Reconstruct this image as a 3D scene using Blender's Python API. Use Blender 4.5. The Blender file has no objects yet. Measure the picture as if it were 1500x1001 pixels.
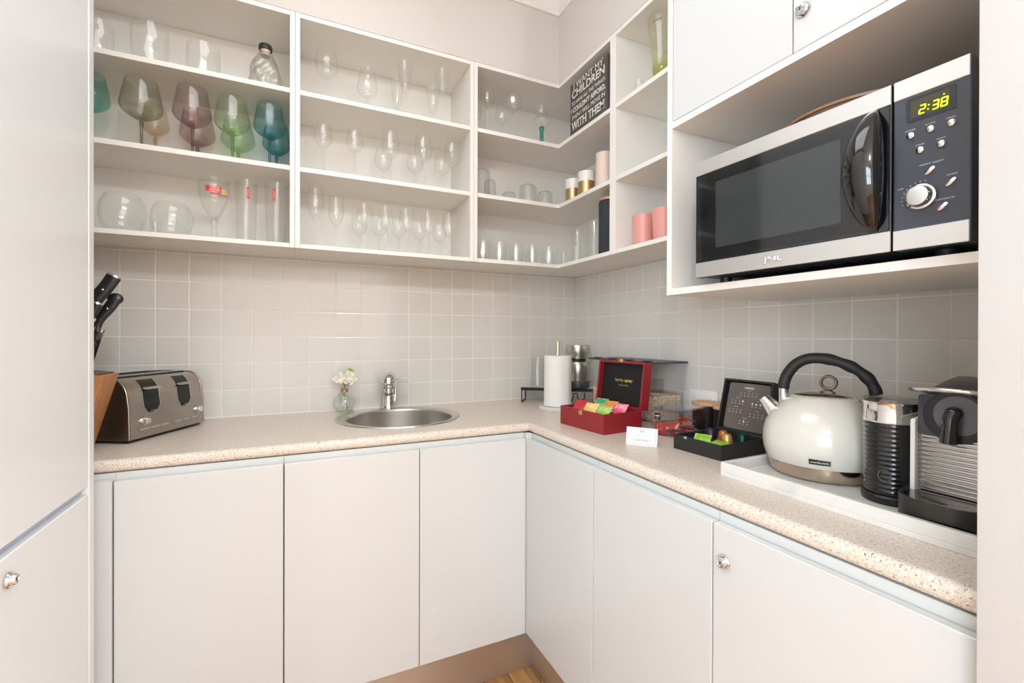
import bpy, bmesh, math, random
from math import sin, cos, pi, radians, sqrt, atan2
from mathutils import Vector, Matrix, Euler

S = bpy.context.scene
COL = S.collection

# ------------------------------------------------------------------ camera
CAM = Vector((-1.3169, -2.0106, 1.2115))
YAW, PIT, ROL, FPX = 0.4428, -0.0039, 0.0030, 668.13
f0 = Vector((sin(YAW), cos(YAW), 0)); r0 = Vector((cos(YAW), -sin(YAW), 0)); u0 = Vector((0, 0, 1))
f1 = f0*cos(PIT)+u0*sin(PIT); u1 = u0*cos(PIT)-f0*sin(PIT)
r2 = r0*cos(ROL)+u1*sin(ROL); u2 = u1*cos(ROL)-r0*sin(ROL)
cd = bpy.data.cameras.new('camera'); cam = bpy.data.objects.new('camera', cd); COL.objects.link(cam)
M = Matrix((r2, u2, -f1)).transposed().to_4x4(); M.translation = CAM
cam.matrix_world = M
cd.sensor_width = 36; cd.sensor_fit = 'HORIZONTAL'; cd.lens = FPX/1500*36
cd.shift_y = -5.676/1500; cd.clip_start = 0.02
S.camera = cam

# ------------------------------------------------------------------ world, lights, exposure
W = bpy.data.worlds.new('world'); S.world = W; W.use_nodes = True
bg = W.node_tree.nodes['Background']; bg.inputs[0].default_value = (0.72, 0.86, 1.0, 1); bg.inputs[1].default_value = 4.0

def light(name, kind, loc, power, color, size, rot=None, size_y=None):
    l = bpy.data.lights.new(name, kind); l.energy = power; l.color = color
    if kind == 'AREA':
        l.shape = 'RECTANGLE'; l.size = size; l.size_y = size_y or size
    else:
        l.shadow_soft_size = size
    o = bpy.data.objects.new(name, l); COL.objects.link(o); o.location = loc
    if rot: o.rotation_euler = rot
    return o
light('pendant_lamp_right', 'POINT', (-0.80, -3.40, 2.58), 44, (0.90, 0.96, 1.0), 0.055)
light('pendant_lamp_left', 'POINT', (-2.35, -3.30, 2.58), 34, (0.90, 0.96, 1.0), 0.055)
light('added_ceiling_fill', 'AREA', (0.6, -4.1, 2.71), 190, (0.87, 0.94, 1.0), 3.2, (0, 0, 0), 1.8)  # added soft fill behind the camera, no known fixture
light('window_daylight', 'AREA', (-3.66, -3.9, 1.6), 105, (0.78, 0.89, 1.0), 1.5, (0, radians(-90), 0), 1.9)
light('added_alcove_fill', 'AREA', (-1.36, -1.20, 2.70), 10, (0.88, 0.95, 1.0), 0.9, (0, 0, 0), 0.9)  # added overhead fill that brightens the alcove, no lamp known here

S.view_settings.view_transform = 'Standard'; S.view_settings.look = 'None'
S.view_settings.exposure = -0.10; S.view_settings.gamma = 1.0
S.view_settings.use_curve_mapping = False
S.cycles.max_bounces = 14; S.cycles.transparent_max_bounces = 40; S.cycles.transmission_bounces = 10
S.cycles.glossy_bounces = 5; S.cycles.diffuse_bounces = 5
S.cycles.caustics_reflective = False; S.cycles.caustics_refractive = False
S.cycles.sample_clamp_indirect = 6.0
S.cycles.use_denoising = True

# ------------------------------------------------------------------ materials
def srgb(*c):
    return tuple(((x/255)/12.92 if x/255 <= 0.04045 else ((x/255+0.055)/1.055)**2.4) for x in c)+(1.0,)
MATS = {}
def mat(name, color=(200, 200, 200), rough=0.5, metal=0.0, coat=0.0, emis=None, emis_s=0, spec=0.5, bump=None, tint=None, aniso=0):
    """color in sRGB 0-255. bump=(scale,strength,distance). tint=(scale,amount) slow tone variation."""
    if name in MATS: return MATS[name]
    m = bpy.data.materials.new(name); m.use_nodes = True; n = m.node_tree; b = n.nodes['Principled BSDF']
    b.inputs['Base Color'].default_value = srgb(*color); b.inputs['Roughness'].default_value = rough
    b.inputs['Metallic'].default_value = metal; b.inputs['Coat Weight'].default_value = coat
    b.inputs['Coat Roughness'].default_value = 0.08; b.inputs['Specular IOR Level'].default_value = spec
    if emis:
        b.inputs['Emission Color'].default_value = srgb(*emis); b.inputs['Emission Strength'].default_value = emis_s
    tc = n.nodes.new('ShaderNodeTexCoord')
    if tint is None: tint = (9.0, 0.03)
    nz = n.nodes.new('ShaderNodeTexNoise'); nz.inputs['Scale'].default_value = tint[0]; nz.inputs['Detail'].default_value = 3
    n.links.new(tc.outputs['Object'], nz.inputs['Vector'])
    mx = n.nodes.new('ShaderNodeMix'); mx.data_type = 'RGBA'
    c = srgb(*color)
    mx.inputs[6].default_value = tuple(v*(1-tint[1]) for v in c[:3])+(1,); mx.inputs[7].default_value = tuple(min(1, v*(1+tint[1])) for v in c[:3])+(1,)
    n.links.new(nz.outputs['Fac'], mx.inputs[0]); n.links.new(mx.outputs[2], b.inputs['Base Color'])
    if bump:
        bn = n.nodes.new('ShaderNodeTexNoise'); bn.inputs['Scale'].default_value = bump[0]; bn.inputs['Detail'].default_value = 2
        n.links.new(tc.outputs['Object'], bn.inputs['Vector'])
        bp = n.nodes.new('ShaderNodeBump'); bp.inputs['Strength'].default_value = bump[1]; bp.inputs['Distance'].default_value = bump[2]
        n.links.new(bn.outputs['Fac'], bp.inputs['Height']); n.links.new(bp.outputs['Normal'], b.inputs['Normal'])
    MATS[name] = m
    return m

def brushed(name, color, rough=0.3, axis=0, strength=0.08):
    if name in MATS: return MATS[name]
    m = mat(name, color, rough, 1.0); n = m.node_tree; b = n.nodes['Principled BSDF']
    tc = n.nodes.new('ShaderNodeTexCoord'); mp = n.nodes.new('ShaderNodeMapping'); sc = [400, 400, 400]; sc[axis] = 4
    mp.inputs['Scale'].default_value = sc
    nz = n.nodes.new('ShaderNodeTexNoise'); nz.inputs['Scale'].default_value = 1.0; nz.inputs['Detail'].default_value = 1
    n.links.new(tc.outputs['Object'], mp.inputs['Vector']); n.links.new(mp.outputs['Vector'], nz.inputs['Vector'])
    bp = n.nodes.new('ShaderNodeBump'); bp.inputs['Strength'].default_value = strength; bp.inputs['Distance'].default_value = 0.0005
    n.links.new(nz.outputs['Fac'], bp.inputs['Height']); n.links.new(bp.outputs['Normal'], b.inputs['Normal'])
    return m

def per_wall(c, n=4.0):
    """sRGB colour seen through the whole vessel -> linear tint of one of its four surfaces"""
    return tuple(v**(1/n) for v in srgb(*c)[:3])+(1.0,)
def thin_glass(name, color=(253, 255, 254), edge=(220, 227, 223), gloss=1.0, rough=0.0, frost=0.0, low=None, zs=(0, 0.1)):
    """walls of blown glass: clear face-on, deeper where seen edge-on, with a mirror coat from the Fresnel term"""
    if name in MATS: return MATS[name]
    m = bpy.data.materials.new(name); m.use_nodes = True; n = m.node_tree; n.nodes.clear()
    out = n.nodes.new('ShaderNodeOutputMaterial')
    tr = n.nodes.new('ShaderNodeBsdfTransparent'); gl = n.nodes.new('ShaderNodeBsdfGlossy'); gl.inputs['Roughness'].default_value = rough
    gl.inputs['Color'].default_value = (1, 1, 1, 1)
    lw = n.nodes.new('ShaderNodeLayerWeight'); lw.inputs['Blend'].default_value = 0.5
    pw = n.nodes.new('ShaderNodeMath'); pw.operation = 'POWER'; pw.inputs[1].default_value = 3.0
    mx = n.nodes.new('ShaderNodeMix'); mx.data_type = 'RGBA'; mx.inputs[6].default_value = per_wall(color); mx.inputs[7].default_value = per_wall(edge)
    if low:   # the glass is dyed deeper towards the bottom of the bowl
        tc = n.nodes.new('ShaderNodeTexCoord'); sp = n.nodes.new('ShaderNodeSeparateXYZ'); n.links.new(tc.outputs['Object'], sp.inputs[0])
        mr = n.nodes.new('ShaderNodeMapRange'); mr.inputs[1].default_value = zs[0]; mr.inputs[2].default_value = zs[1]; n.links.new(sp.outputs[2], mr.inputs[0])
        dg = n.nodes.new('ShaderNodeMix'); dg.data_type = 'RGBA'; dg.inputs[6].default_value = per_wall(low); dg.inputs[7].default_value = per_wall(color)
        n.links.new(mr.outputs[0], dg.inputs[0]); n.links.new(dg.outputs[2], mx.inputs[6])
    n.links.new(lw.outputs['Facing'], pw.inputs[0]); n.links.new(pw.outputs[0], mx.inputs[0]); n.links.new(mx.outputs[2], tr.inputs['Color'])
    l2 = n.nodes.new('ShaderNodeLayerWeight'); l2.inputs['Blend'].default_value = 0.5      # facing = 1 - cos
    p5 = n.nodes.new('ShaderNodeMath'); p5.operation = 'POWER'; p5.inputs[1].default_value = 5.0; n.links.new(l2.outputs['Facing'], p5.inputs[0])
    ml = n.nodes.new('ShaderNodeMath'); ml.operation = 'MULTIPLY_ADD'; ml.inputs[1].default_value = 0.80*gloss; ml.inputs[2].default_value = 0.036*gloss
    n.links.new(p5.outputs[0], ml.inputs[0])
    mix = n.nodes.new('ShaderNodeMixShader'); n.links.new(ml.outputs[0], mix.inputs[0]); n.links.new(tr.outputs[0], mix.inputs[1]); n.links.new(gl.outputs[0], mix.inputs[2])
    last = mix
    if frost > 0:
        df = n.nodes.new('ShaderNodeBsdfDiffuse'); df.inputs['Color'].default_value = srgb(235, 236, 232)
        tl = n.nodes.new('ShaderNodeBsdfTranslucent'); tl.inputs['Color'].default_value = srgb(235, 236, 232)
        ad = n.nodes.new('ShaderNodeMixShader'); ad.inputs[0].default_value = 0.5
        n.links.new(df.outputs[0], ad.inputs[1]); n.links.new(tl.outputs[0], ad.inputs[2])
        m2 = n.nodes.new('ShaderNodeMixShader'); m2.inputs[0].default_value = frost
        n.links.new(mix.outputs[0], m2.inputs[1]); n.links.new(ad.outputs[0], m2.inputs[2]); last = m2
    n.links.new(last.outputs[0], out.inputs['Surface'])
    MATS[name] = m
    return m

def solid_glass(name, color=(250, 252, 251)):
    if name in MATS: return MATS[name]
    m = bpy.data.materials.new(name); m.use_nodes = True; b = m.node_tree.nodes['Principled BSDF']
    b.inputs['Base Color'].default_value = srgb(*color); b.inputs['Transmission Weight'].default_value = 1.0
    b.inputs['Roughness'].default_value = 0.0; b.inputs['IOR'].default_value = 1.45
    MATS[name] = m
    return m

def tiles_mat(name, axis, off):
    """square glazed wall tiles, 100 mm pitch; axis 0 runs along X, 1 along Y"""
    m = mat(name, (201, 194, 186), 0.16); n = m.node_tree; b = n.nodes['Principled BSDF']
    tc = n.nodes.new('ShaderNodeTexCoord'); sp = n.nodes.new('ShaderNodeSeparateXYZ'); n.links.new(tc.outputs['Object'], sp.inputs[0])
    def M_(op, a, c=None, d=None):
        x = n.nodes.new('ShaderNodeMath'); x.operation = op
        for i, v in enumerate((a, c, d)):
            if v is None: continue
            if isinstance(v, (int, float)): x.inputs[i].default_value = v
            else: n.links.new(v, x.inputs[i])
        return x.outputs[0]
    def line(src, o, pitch):
        s = M_('DIVIDE', M_('ADD', src, o), pitch)
        fr = M_('ABSOLUTE', M_('SUBTRACT', M_('SUBTRACT', s, M_('FLOOR', s)), 0.5))
        return fr, M_('FLOOR', s)
    fa, ia = line(sp.outputs[axis], off, 0.1); fz, iz = line(sp.outputs[2], -0.002, 0.10027)
    mxx = M_('MAXIMUM', fa, fz)
    ramp = n.nodes.new('ShaderNodeMapRange'); ramp.inputs[1].default_value = 0.480; ramp.inputs[2].default_value = 0.487
    n.links.new(mxx, ramp.inputs[0])
    wn = n.nodes.new('ShaderNodeTexWhiteNoise'); wn.noise_dimensions = '2D'
    cb = n.nodes.new('ShaderNodeCombineXYZ'); n.links.new(ia, cb.inputs[0]); n.links.new(iz, cb.inputs[1]); n.links.new(cb.outputs[0], wn.inputs['Vector'])
    c1 = n.nodes.new('ShaderNodeMix'); c1.data_type = 'RGBA'; c1.inputs[6].default_value = srgb(219, 216, 209); c1.inputs[7].default_value = srgb(223, 220, 212)
    n.links.new(wn.outputs['Value'], c1.inputs[0])
    c2 = n.nodes.new('ShaderNodeMix'); c2.data_type = 'RGBA'; n.links.new(ramp.outputs[0], c2.inputs[0])
    n.links.new(c1.outputs[2], c2.inputs[6]); c2.inputs[7].default_value = srgb(240, 237, 232)
    n.links.new(c2.outputs[2], b.inputs['Base Color'])
    r2_ = n.nodes.new('ShaderNodeMapRange'); n.links.new(ramp.outputs[0], r2_.inputs[0]); r2_.inputs[3].default_value = 0.16; r2_.inputs[4].default_value = 0.7
    n.links.new(r2_.outputs[0], b.inputs['Roughness'])
    hr = n.nodes.new('ShaderNodeMapRange'); n.links.new(mxx, hr.inputs[0]); hr.inputs[1].default_value = 0.462; hr.inputs[2].default_value = 0.49
    hr.inputs[3].default_value = 1; hr.inputs[4].default_value = 0
    bp = n.nodes.new('ShaderNodeBump'); bp.inputs['Strength'].default_value = 0.5; bp.inputs['Distance'].default_value = 0.001
    n.links.new(hr.outputs[0], bp.inputs['Height']); n.links.new(bp.outputs[0], b.inputs['Normal'])
    return m

def speckle_mat():
    m = mat('speckled_laminate', (214, 196, 176), 0.32); n = m.node_tree; b = n.nodes['Principled BSDF']
    tc = n.nodes.new('ShaderNodeTexCoord')
    def spots(scale, thr, soft):
        v = n.nodes.new('ShaderNodeTexNoise'); v.inputs['Scale'].default_value = scale; v.inputs['Detail'].default_value = 2; v.inputs['Roughness'].default_value = 0.6
        n.links.new(tc.outputs['Object'], v.inputs['Vector'])
        r = n.nodes.new('ShaderNodeMapRange'); r.inputs[1].default_value = thr; r.inputs[2].default_value = thr+soft
        n.links.new(v.outputs['Fac'], r.inputs[0]); return r.outputs[0]
    prev = None; base = srgb(221, 208, 194)
    for sc, th, so, colr in ((200, 0.52, 0.08, (234, 224, 211)), (230, 0.60, 0.04, (190, 172, 154)), (310, 0.645, 0.02, (104, 90, 80)), (210, 0.66, 0.03, (242, 236, 226)), (170, 0.70, 0.02, (120, 100, 84))):
        c = n.nodes.new('ShaderNodeMix'); c.data_type = 'RGBA'
        if prev is None: c.inputs[6].default_value = base
        else: n.links.new(prev, c.inputs[6])
        c.inputs[7].default_value = srgb(*colr); n.links.new(spots(sc, th, so), c.inputs[0]); prev = c.outputs[2]
    n.links.new(prev, b.inputs['Base Color'])
    return m

def wood_mat(name, c1, c2, axis=1, scale=1.0, rough=0.35, planks=None):
    m = mat(name, c1, rough); n = m.node_tree; b = n.nodes['Principled BSDF']
    tc = n.nodes.new('ShaderNodeTexCoord'); mp = n.nodes.new('ShaderNodeMapping')
    sc = [60*scale]*3; sc[axis] = 3*scale; mp.inputs['Scale'].default_value = sc
    nz = n.nodes.new('ShaderNodeTexNoise'); nz.inputs['Scale'].default_value = 1; nz.inputs['Detail'].default_value = 5; nz.inputs['Distortion'].default_value = 0.6
    n.links.new(tc.outputs['Object'], mp.inputs[0]); n.links.new(mp.outputs[0], nz.inputs['Vector'])
    r = n.nodes.new('ShaderNodeMapRange'); r.inputs[1].default_value = 0.35; r.inputs[2].default_value = 0.68; n.links.new(nz.outputs['Fac'], r.inputs[0])
    c = n.nodes.new('ShaderNodeMix'); c.data_type = 'RGBA'; c.inputs[6].default_value = srgb(*c1); c.inputs[7].default_value = srgb(*c2)
    n.links.new(r.outputs[0], c.inputs[0]); last = c.outputs[2]
    if planks:
        br = n.nodes.new('ShaderNodeTexBrick'); br.inputs['Scale'].default_value = 1.0
        br.inputs['Brick Width'].default_value = planks[0]; br.inputs['Row Height'].default_value = planks[1]; br.inputs['Mortar Size'].default_value = 0.0015
        br.inputs['Color1'].default_value = (1, 1, 1, 1); br.inputs['Color2'].default_value = (0.78, 0.74, 0.7, 1); br.inputs['Mortar'].default_value = (0.2, 0.12, 0.06, 1)
        m3 = n.nodes.new('ShaderNodeMapping'); m3.inputs['Rotation'].default_value = (0, 0, radians(90)); n.links.new(tc.outputs['Object'], m3.inputs[0]); n.links.new(m3.outputs[0], br.inputs['Vector'])
        mu = n.nodes.new('ShaderNodeMix'); mu.data_type = 'RGBA'; mu.blend_type = 'MULTIPLY'; mu.inputs[0].default_value = 1
        n.links.new(last, mu.inputs[6]); n.links.new(br.outputs['Color'], mu.inputs[7]); last = mu.outputs[2]
    n.links.new(last, b.inputs['Base Color'])
    return m

def two_tone(name, ca, cb, scale, thr, rough=0.4, soft=0.04, metal=0, detail=3):
    m = mat(name, ca, rough, metal); n = m.node_tree; b = n.nodes['Principled BSDF']
    tc = n.nodes.new('ShaderNodeTexCoord'); v = n.nodes.new('ShaderNodeTexNoise'); v.inputs['Scale'].default_value = scale; v.inputs['Detail'].default_value = detail
    v.inputs['Distortion'].default_value = 0.8
    n.links.new(tc.outputs['Object'], v.inputs['Vector'])
    r = n.nodes.new('ShaderNodeMapRange'); r.inputs[1].default_value = thr; r.inputs[2].default_value = thr+soft; n.links.new(v.outputs['Fac'], r.inputs[0])
    c = n.nodes.new('ShaderNodeMix'); c.data_type = 'RGBA'; c.inputs[6].default_value = srgb(*ca); c.inputs[7].default_value = srgb(*cb)
    n.links.new(r.outputs[0], c.inputs[0]); n.links.new(c.outputs[2], b.inputs['Base Color'])
    return m

PAINT = mat('wall_paint', (216, 209, 203), 0.75, tint=(2, 0.012), bump=(90, 0.05, 0.0005))
HALL = mat('hall_paint', (240, 239, 237), 0.75)
CEIL = mat('ceiling_paint', (240, 238, 236), 0.8)
TRIM = mat('gloss_trim_white', (240, 238, 234), 0.4)
SHELF = mat('shelf_white_laminate', (240, 236, 229), 0.42, tint=(3, 0.008))
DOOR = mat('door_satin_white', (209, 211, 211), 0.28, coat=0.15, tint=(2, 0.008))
RAIL = mat('rail_white', (208, 211, 209), 0.5)
TILE_B = tiles_mat('wall_tiles_back', 0, 0.0670)
TILE_R = tiles_mat('wall_tiles_right', 1, 0.1123)
STONE = speckle_mat()
FLOOR = wood_mat('oak_floor', (204, 154, 96), (166, 112, 64), 1, 1.0, 0.3, (1.2, 0.09))
KICK = mat('brushed_kickboard', (206, 196, 186), 0.28, 0.85, bump=(200, 0.05, 0.0003))
CHROME = mat('chrome', (225, 225, 225), 0.06, 1.0)
STEEL = brushed('brushed_steel', (196, 190, 182), 0.26, 0)
STEELV = brushed('brushed_steel_vertical', (200, 196, 190), 0.28, 2)
SINKST = brushed('sink_steel', (206, 203, 197), 0.30, 2, 0.04)
BLACKP = mat('black_plastic', (22, 22, 24), 0.4)
BLACKG = mat('black_gloss', (10, 11, 13), 0.06, coat=0.6)
BLACKM = mat('black_matte', (24, 24, 25), 0.7)
CLEAR = thin_glass('clear_glass')
CLEARS = thin_glass('clear_glass_stem', (246, 249, 247), (120, 130, 125))
ACRYL = thin_glass('clear_acrylic', (238, 231, 238), (138, 120, 142), 1.4)
WHITEP = mat('white_plastic', (236, 235, 230), 0.35)

# ------------------------------------------------------------------ mesh helpers
def new_obj(name, mesh, m=None, parent=None, loc=None, rot=None):
    o = bpy.data.objects.new(name, mesh); COL.objects.link(o)
    if m is not None and len(mesh.materials) == 0: mesh.materials.append(m)
    if parent is not None: o.parent = parent
    if loc is not None: o.location = loc
    if rot is not None: o.rotation_euler = rot
    return o

class MB:
    """collects shapes into one mesh"""
    def __init__(s): s.bm = bmesh.new()
    def box(s, x0, x1, y0, y1, z0, z1, bev=0, seg=2):
        t = bmesh.new(); bmesh.ops.create_cube(t, size=1)
        for v in t.verts: v.co = Vector(((x0+x1)/2+v.co.x*(x1-x0), (y0+y1)/2+v.co.y*(y1-y0), (z0+z1)/2+v.co.z*(z1-z0)))
        if bev > 0: bmesh.ops.bevel(t, geom=t.edges[:], offset=bev, segments=seg, affect='EDGES', profile=0.5)
        return s._add(t)
    def _add(s, t, mtx=None):
        if mtx is not None: bmesh.ops.transform(t, matrix=mtx, verts=t.verts)
        me = bpy.data.meshes.new('t'); t.to_mesh(me); t.free(); s.bm.from_mesh(me); bpy.data.meshes.remove(me); return s
    def lathe(s, prof, seg=40, mtx=None, cap=True):
        t = bmesh.new(); rings = []
        for r, z in prof:
            if r < 1e-5: rings.append([t.verts.new((0, 0, z))])
            else: rings.append([t.verts.new((r*cos(2*pi*i/seg), r*sin(2*pi*i/seg), z)) for i in range(seg)])
        for a, b in zip(rings, rings[1:]):
            for i in range(seg):
                j = (i+1) % seg
                if len(a) == 1 and len(b) == 1: continue
                if len(a) == 1: t.faces.new((a[0], b[j], b[i])) if False else t.faces.new((a[0], b[i], b[j]))
                elif len(b) == 1: t.faces.new((a[j], a[i], b[0])) if False else t.faces.new((a[i], b[0], a[j]))
                else: t.faces.new((a[i], b[i], b[j], a[j]))
        bmesh.ops.recalc_face_normals(t, faces=t.faces)
        return s._add(t, mtx)
    def tube(s, pts, rad, seg=12, closed=False, flat=1.0, flat_dir=None):
        """round bar through pts; rad number or list; flat scales the section across flat_dir"""
        t = bmesh.new(); P = [Vector(p) for p in pts]; n = len(P); rings = []; up = None
        for i in range(n):
            if closed: d = (P[(i+1) % n]-P[i-1]).normalized()
            else: d = (P[min(i+1, n-1)]-P[max(i-1, 0)]).normalized()
            if up is None:
                up = Vector(flat_dir) if flat_dir else (Vector((0, 0, 1)) if abs(d.z) < 0.9 else Vector((1, 0, 0)))
            up = (up-d*up.dot(d)).normalized(); sd = d.cross(up)
            r = rad[i] if isinstance(rad, (list, tuple)) else rad
            rings.append([t.verts.new(P[i]+sd*(r*cos(2*pi*k/seg))+up*(r*flat*sin(2*pi*k/seg))) for k in range(seg)])
        m = n if closed else n-1
        for i in range(m):
            a, b = rings[i], rings[(i+1) % n]
            for k in range(seg): t.faces.new((a[k], a[(k+1) % seg], b[(k+1) % seg], b[k]))
        if not closed: t.faces.new(rings[0][::-1]); t.faces.new(rings[-1])
        bmesh.ops.recalc_face_normals(t, faces=t.faces)
        return s._add(t)
    def prism(s, poly, h0, h1, plane='xy', bev=0, seg=2):
        """polygon extruded; plane xy -> along z, xz -> along y, yz -> along x"""
        t = bmesh.new()
        def P(a, b, h): return (a, b, h) if plane == 'xy' else ((a, h, b) if plane == 'xz' else (h, a, b))
        A = [t.verts.new(P(a, b, h0)) for a, b in poly]; B = [t.verts.new(P(a, b, h1)) for a, b in poly]
        t.faces.new(A); t.faces.new(B[::-1])
        for i in range(len(poly)):
            j = (i+1) % len(poly); t.faces.new((A[i], B[i], B[j], A[j]))
        bmesh.ops.recalc_face_normals(t, faces=t.faces)
        if bev: bmesh.ops.bevel(t, geom=t.edges[:], offset=bev, segments=seg, affect='EDGES', profile=0.5)
        return s._add(t)
    def ball(s, c, r, seg=20, rot=None):
        t = bmesh.new(); bmesh.ops.create_uvsphere(t, u_segments=seg, v_segments=seg//2+2, radius=1)
        rr = (r, r, r) if isinstance(r, (int, float)) else r
        mtx = Matrix.Translation(c) @ (rot.to_matrix().to_4x4() if rot is not None else Matrix.Identity(4)) @ Matrix.Diagonal((*rr, 1))
        return s._add(t, mtx)
    def grid(s, fn, nu, nv, close_u=False):
        t = bmesh.new(); V = [[t.verts.new(fn(i/(nu if close_u else nu-1), j/(nv-1))) for j in range(nv)] for i in range(nu)]
        for i in range(nu if close_u else nu-1):
            for j in range(nv-1): t.faces.new((V[i][j], V[(i+1) % nu][j], V[(i+1) % nu][j+1], V[i][j+1]))
        return s._add(t)
    def xf(s, mtx): bmesh.ops.transform(s.bm, matrix=mtx, verts=s.bm.verts); return s
    def build(s, name, m, parent=None, loc=None, rot=None, smooth=35, **k):
        me = bpy.data.meshes.new(name); s.bm.to_mesh(me); s.bm.free()
        if smooth:
            me.polygons.foreach_set('use_smooth', [True]*len(me.polygons))
            me.set_sharp_from_angle(angle=radians(smooth))
        me.materials.append(m)
        return new_obj(name, me, None, parent, loc, rot)

def tag(o, label=None, cat=None, group=None, kind=None):
    if label: o['label'] = label
    if cat: o['category'] = cat
    if group: o['group'] = group
    if kind: o['kind'] = kind
    return o
def thing(name, label, cat, loc=(0, 0, 0), rotz=0.0, group=None):
    o = bpy.data.objects.new(name, None); COL.objects.link(o); o.location = loc; o.rotation_euler = (0, 0, rotz)
    o.empty_display_size = 0.05
    return tag(o, label, cat, group)
def dup(root, loc, label, rotz=None, group=None, scale=None):
    r = root.copy(); COL.objects.link(r); r.location = loc
    if rotz is not None: r.rotation_euler = (0, 0, rotz)
    if scale: r.scale = scale
    r['label'] = label
    if group: r['group'] = group
    for ch in list(root.children):
        c = ch.copy(); COL.objects.link(c); c.parent = r
        for g in list(ch.children):
            d = g.copy(); COL.objects.link(d); d.parent = c
    return r
def struct(o): o['kind'] = 'structure'; return o

def text(s, name, m, parent, loc, size, rot, width=None, extrude=0.0003, bold=0.0, label=None, align='CENTER'):
    cu = bpy.data.curves.new('t', 'FONT'); cu.body = s; cu.size = 1; cu.align_x = align; cu.align_y = 'CENTER'; cu.extrude = 0; cu.offset = bold
    cu.resolution_u = 3
    ob = bpy.data.objects.new('t', cu); COL.objects.link(ob)
    dg = bpy.context.evaluated_depsgraph_get(); me = bpy.data.meshes.new_from_object(ob.evaluated_get(dg))
    bpy.data.objects.remove(ob); bpy.data.curves.remove(cu)
    xs = [v.co.x for v in me.vertices]; w = max(xs)-min(xs)
    sx = size if width is None else width/w
    for v in me.vertices: v.co.x *= sx; v.co.y *= size
    bm = bmesh.new(); bm.from_mesh(me)
    r = bmesh.ops.extrude_face_region(bm, geom=bm.faces[:]); vs = [g for g in r['geom'] if isinstance(g, bmesh.types.BMVert)]
    for v in vs: v.co.z += max(extrude, 0.0002)
    bmesh.ops.recalc_face_normals(bm, faces=bm.faces)
    bm.to_mesh(me); bm.free(); me.name = name; me.materials.clear(); me.materials.append(m)
    o = new_obj(name, me, None, parent, loc, rot)
    if label: o['label'] = label
    return o

FRONT = (radians(90), 0, 0)        # text standing upright and facing local -y
ZT = 0.900                          # worktop height

# ------------------------------------------------------------------ room shell
def wall(name, x0, x1, y0, y1, z0, z1, m, bev=0):
    return struct(MB().box(x0, x1, y0, y1, z0, z1, bev).build(name, m))
CZ = 2.74
wall('wall_back', -2.2, 0.12, 0.0, 0.12, 0, CZ, TILE_B)
wall('wall_right', 0.0, 0.12, -1.78, 0.0, 0, CZ, TILE_R)
wall('wall_left', -2.32, -2.2, -1.80, 0.12, 0, CZ, PAINT)
# upper bulkhead, flush with the shelf fronts
struct(MB().prism([(-2.2, 0), (-2.2, -0.2575), (-0.2575, -0.2575), (-0.2575, -1.115), (0, -1.115), (0, 0)], 2.333, CZ).build('wall_bulkhead', PAINT, smooth=0))
# right hand return wall beside the camera; its edge leans very slightly
o = MB().prism([(-0.600, 0), (-0.614, CZ), (2.3, CZ), (2.3, 0)], -2.05, -1.765, 'xz', 0.002).build('wall_return', mat('wall_paint_dimmed', (200, 199, 197), 0.6)); struct(o)  # wall paint darkened in colour to offset the strong light on this face
wall('wall_left_return', -3.6, -2.2, -2.05, -1.80, 0, CZ, PAINT)
wall('wall_east', 2.3, 2.42, -5.6, -2.05, 0, CZ, HALL)
wall('wall_front', -3.6, 2.3, -5.42, -5.3, 0, CZ, HALL)
b = MB()
b.box(-3.72, -3.6, -5.42, -4.8, 0, CZ).box(-3.72, -3.6, -3.0, -2.05, 0, CZ).box(-3.72, -3.6, -4.8, -3.0, 0, 0.9).box(-3.72, -3.6, -4.8, -3.0, 2.4, CZ)
struct(b.build('wall_west', HALL))
w = MB()
for y in (-4.8, -3.93, -3.05): w.box(-3.62, -3.57, y, y+0.05, 0.9, 2.4)
for z in (0.9, 1.6, 2.35): w.box(-3.615, -3.575, -4.8, -3.0, z, z+0.05)
struct(w.build('window_1', TRIM))
wall('floor', -3.72, 2.42, -5.6, 0.12, -0.05, 0, FLOOR)
wall('ceiling', -3.72, 2.42, -5.6, 0.12, CZ, CZ+0.05, CEIL)
# coved cornice along the bulkhead
def sweep(path, prof, name, m):
    """prof = (out, z) pairs; path = (x, y, nx, ny) corner points with their mitred outward direction"""
    b = MB(); t = bmesh.new(); rings = []
    for x, y, nx, ny in path: rings.append([t.verts.new((x+nx*o_, y+ny*o_, z)) for o_, z in prof])
    k = len(prof)
    for a, c in zip(rings, rings[1:]):
        for i in range(k): t.faces.new((a[i], a[(i+1) % k], c[(i+1) % k], c[i]))
    t.faces.new(rings[0]); t.faces.new(rings[-1][::-1]); bmesh.ops.recalc_face_normals(t, faces=t.faces)
    b._add(t); return b.build(name, m, smooth=40)
pr = [(0, 2.629), (0.010, 2.629), (0.010, 2.640), (0.016, 2.648)]
for i in range(9):
    a = pi/2*i/8; pr.append((0.020+0.062*(1-cos(a)), 2.655+0.062*sin(a)))
pr += [(0.090, 2.722), (0.090, CZ), (0, CZ)]
struct(sweep([(-2.2, -0.2575, 0, -1), (-0.2575, -0.2575, -1, -1), (-0.2575, -1.115, -1, 0)], pr, 'trim_1', TRIM))

# kickboards
struct(MB().box(-1.76, -0.530, -0.534, -0.520, 0.001, 0.158).build('baseboard_back', KICK))
struct(MB().box(-0.530, -0.516, -1.76, -0.534, 0.001, 0.158).build('baseboard_right', KICK))

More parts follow.
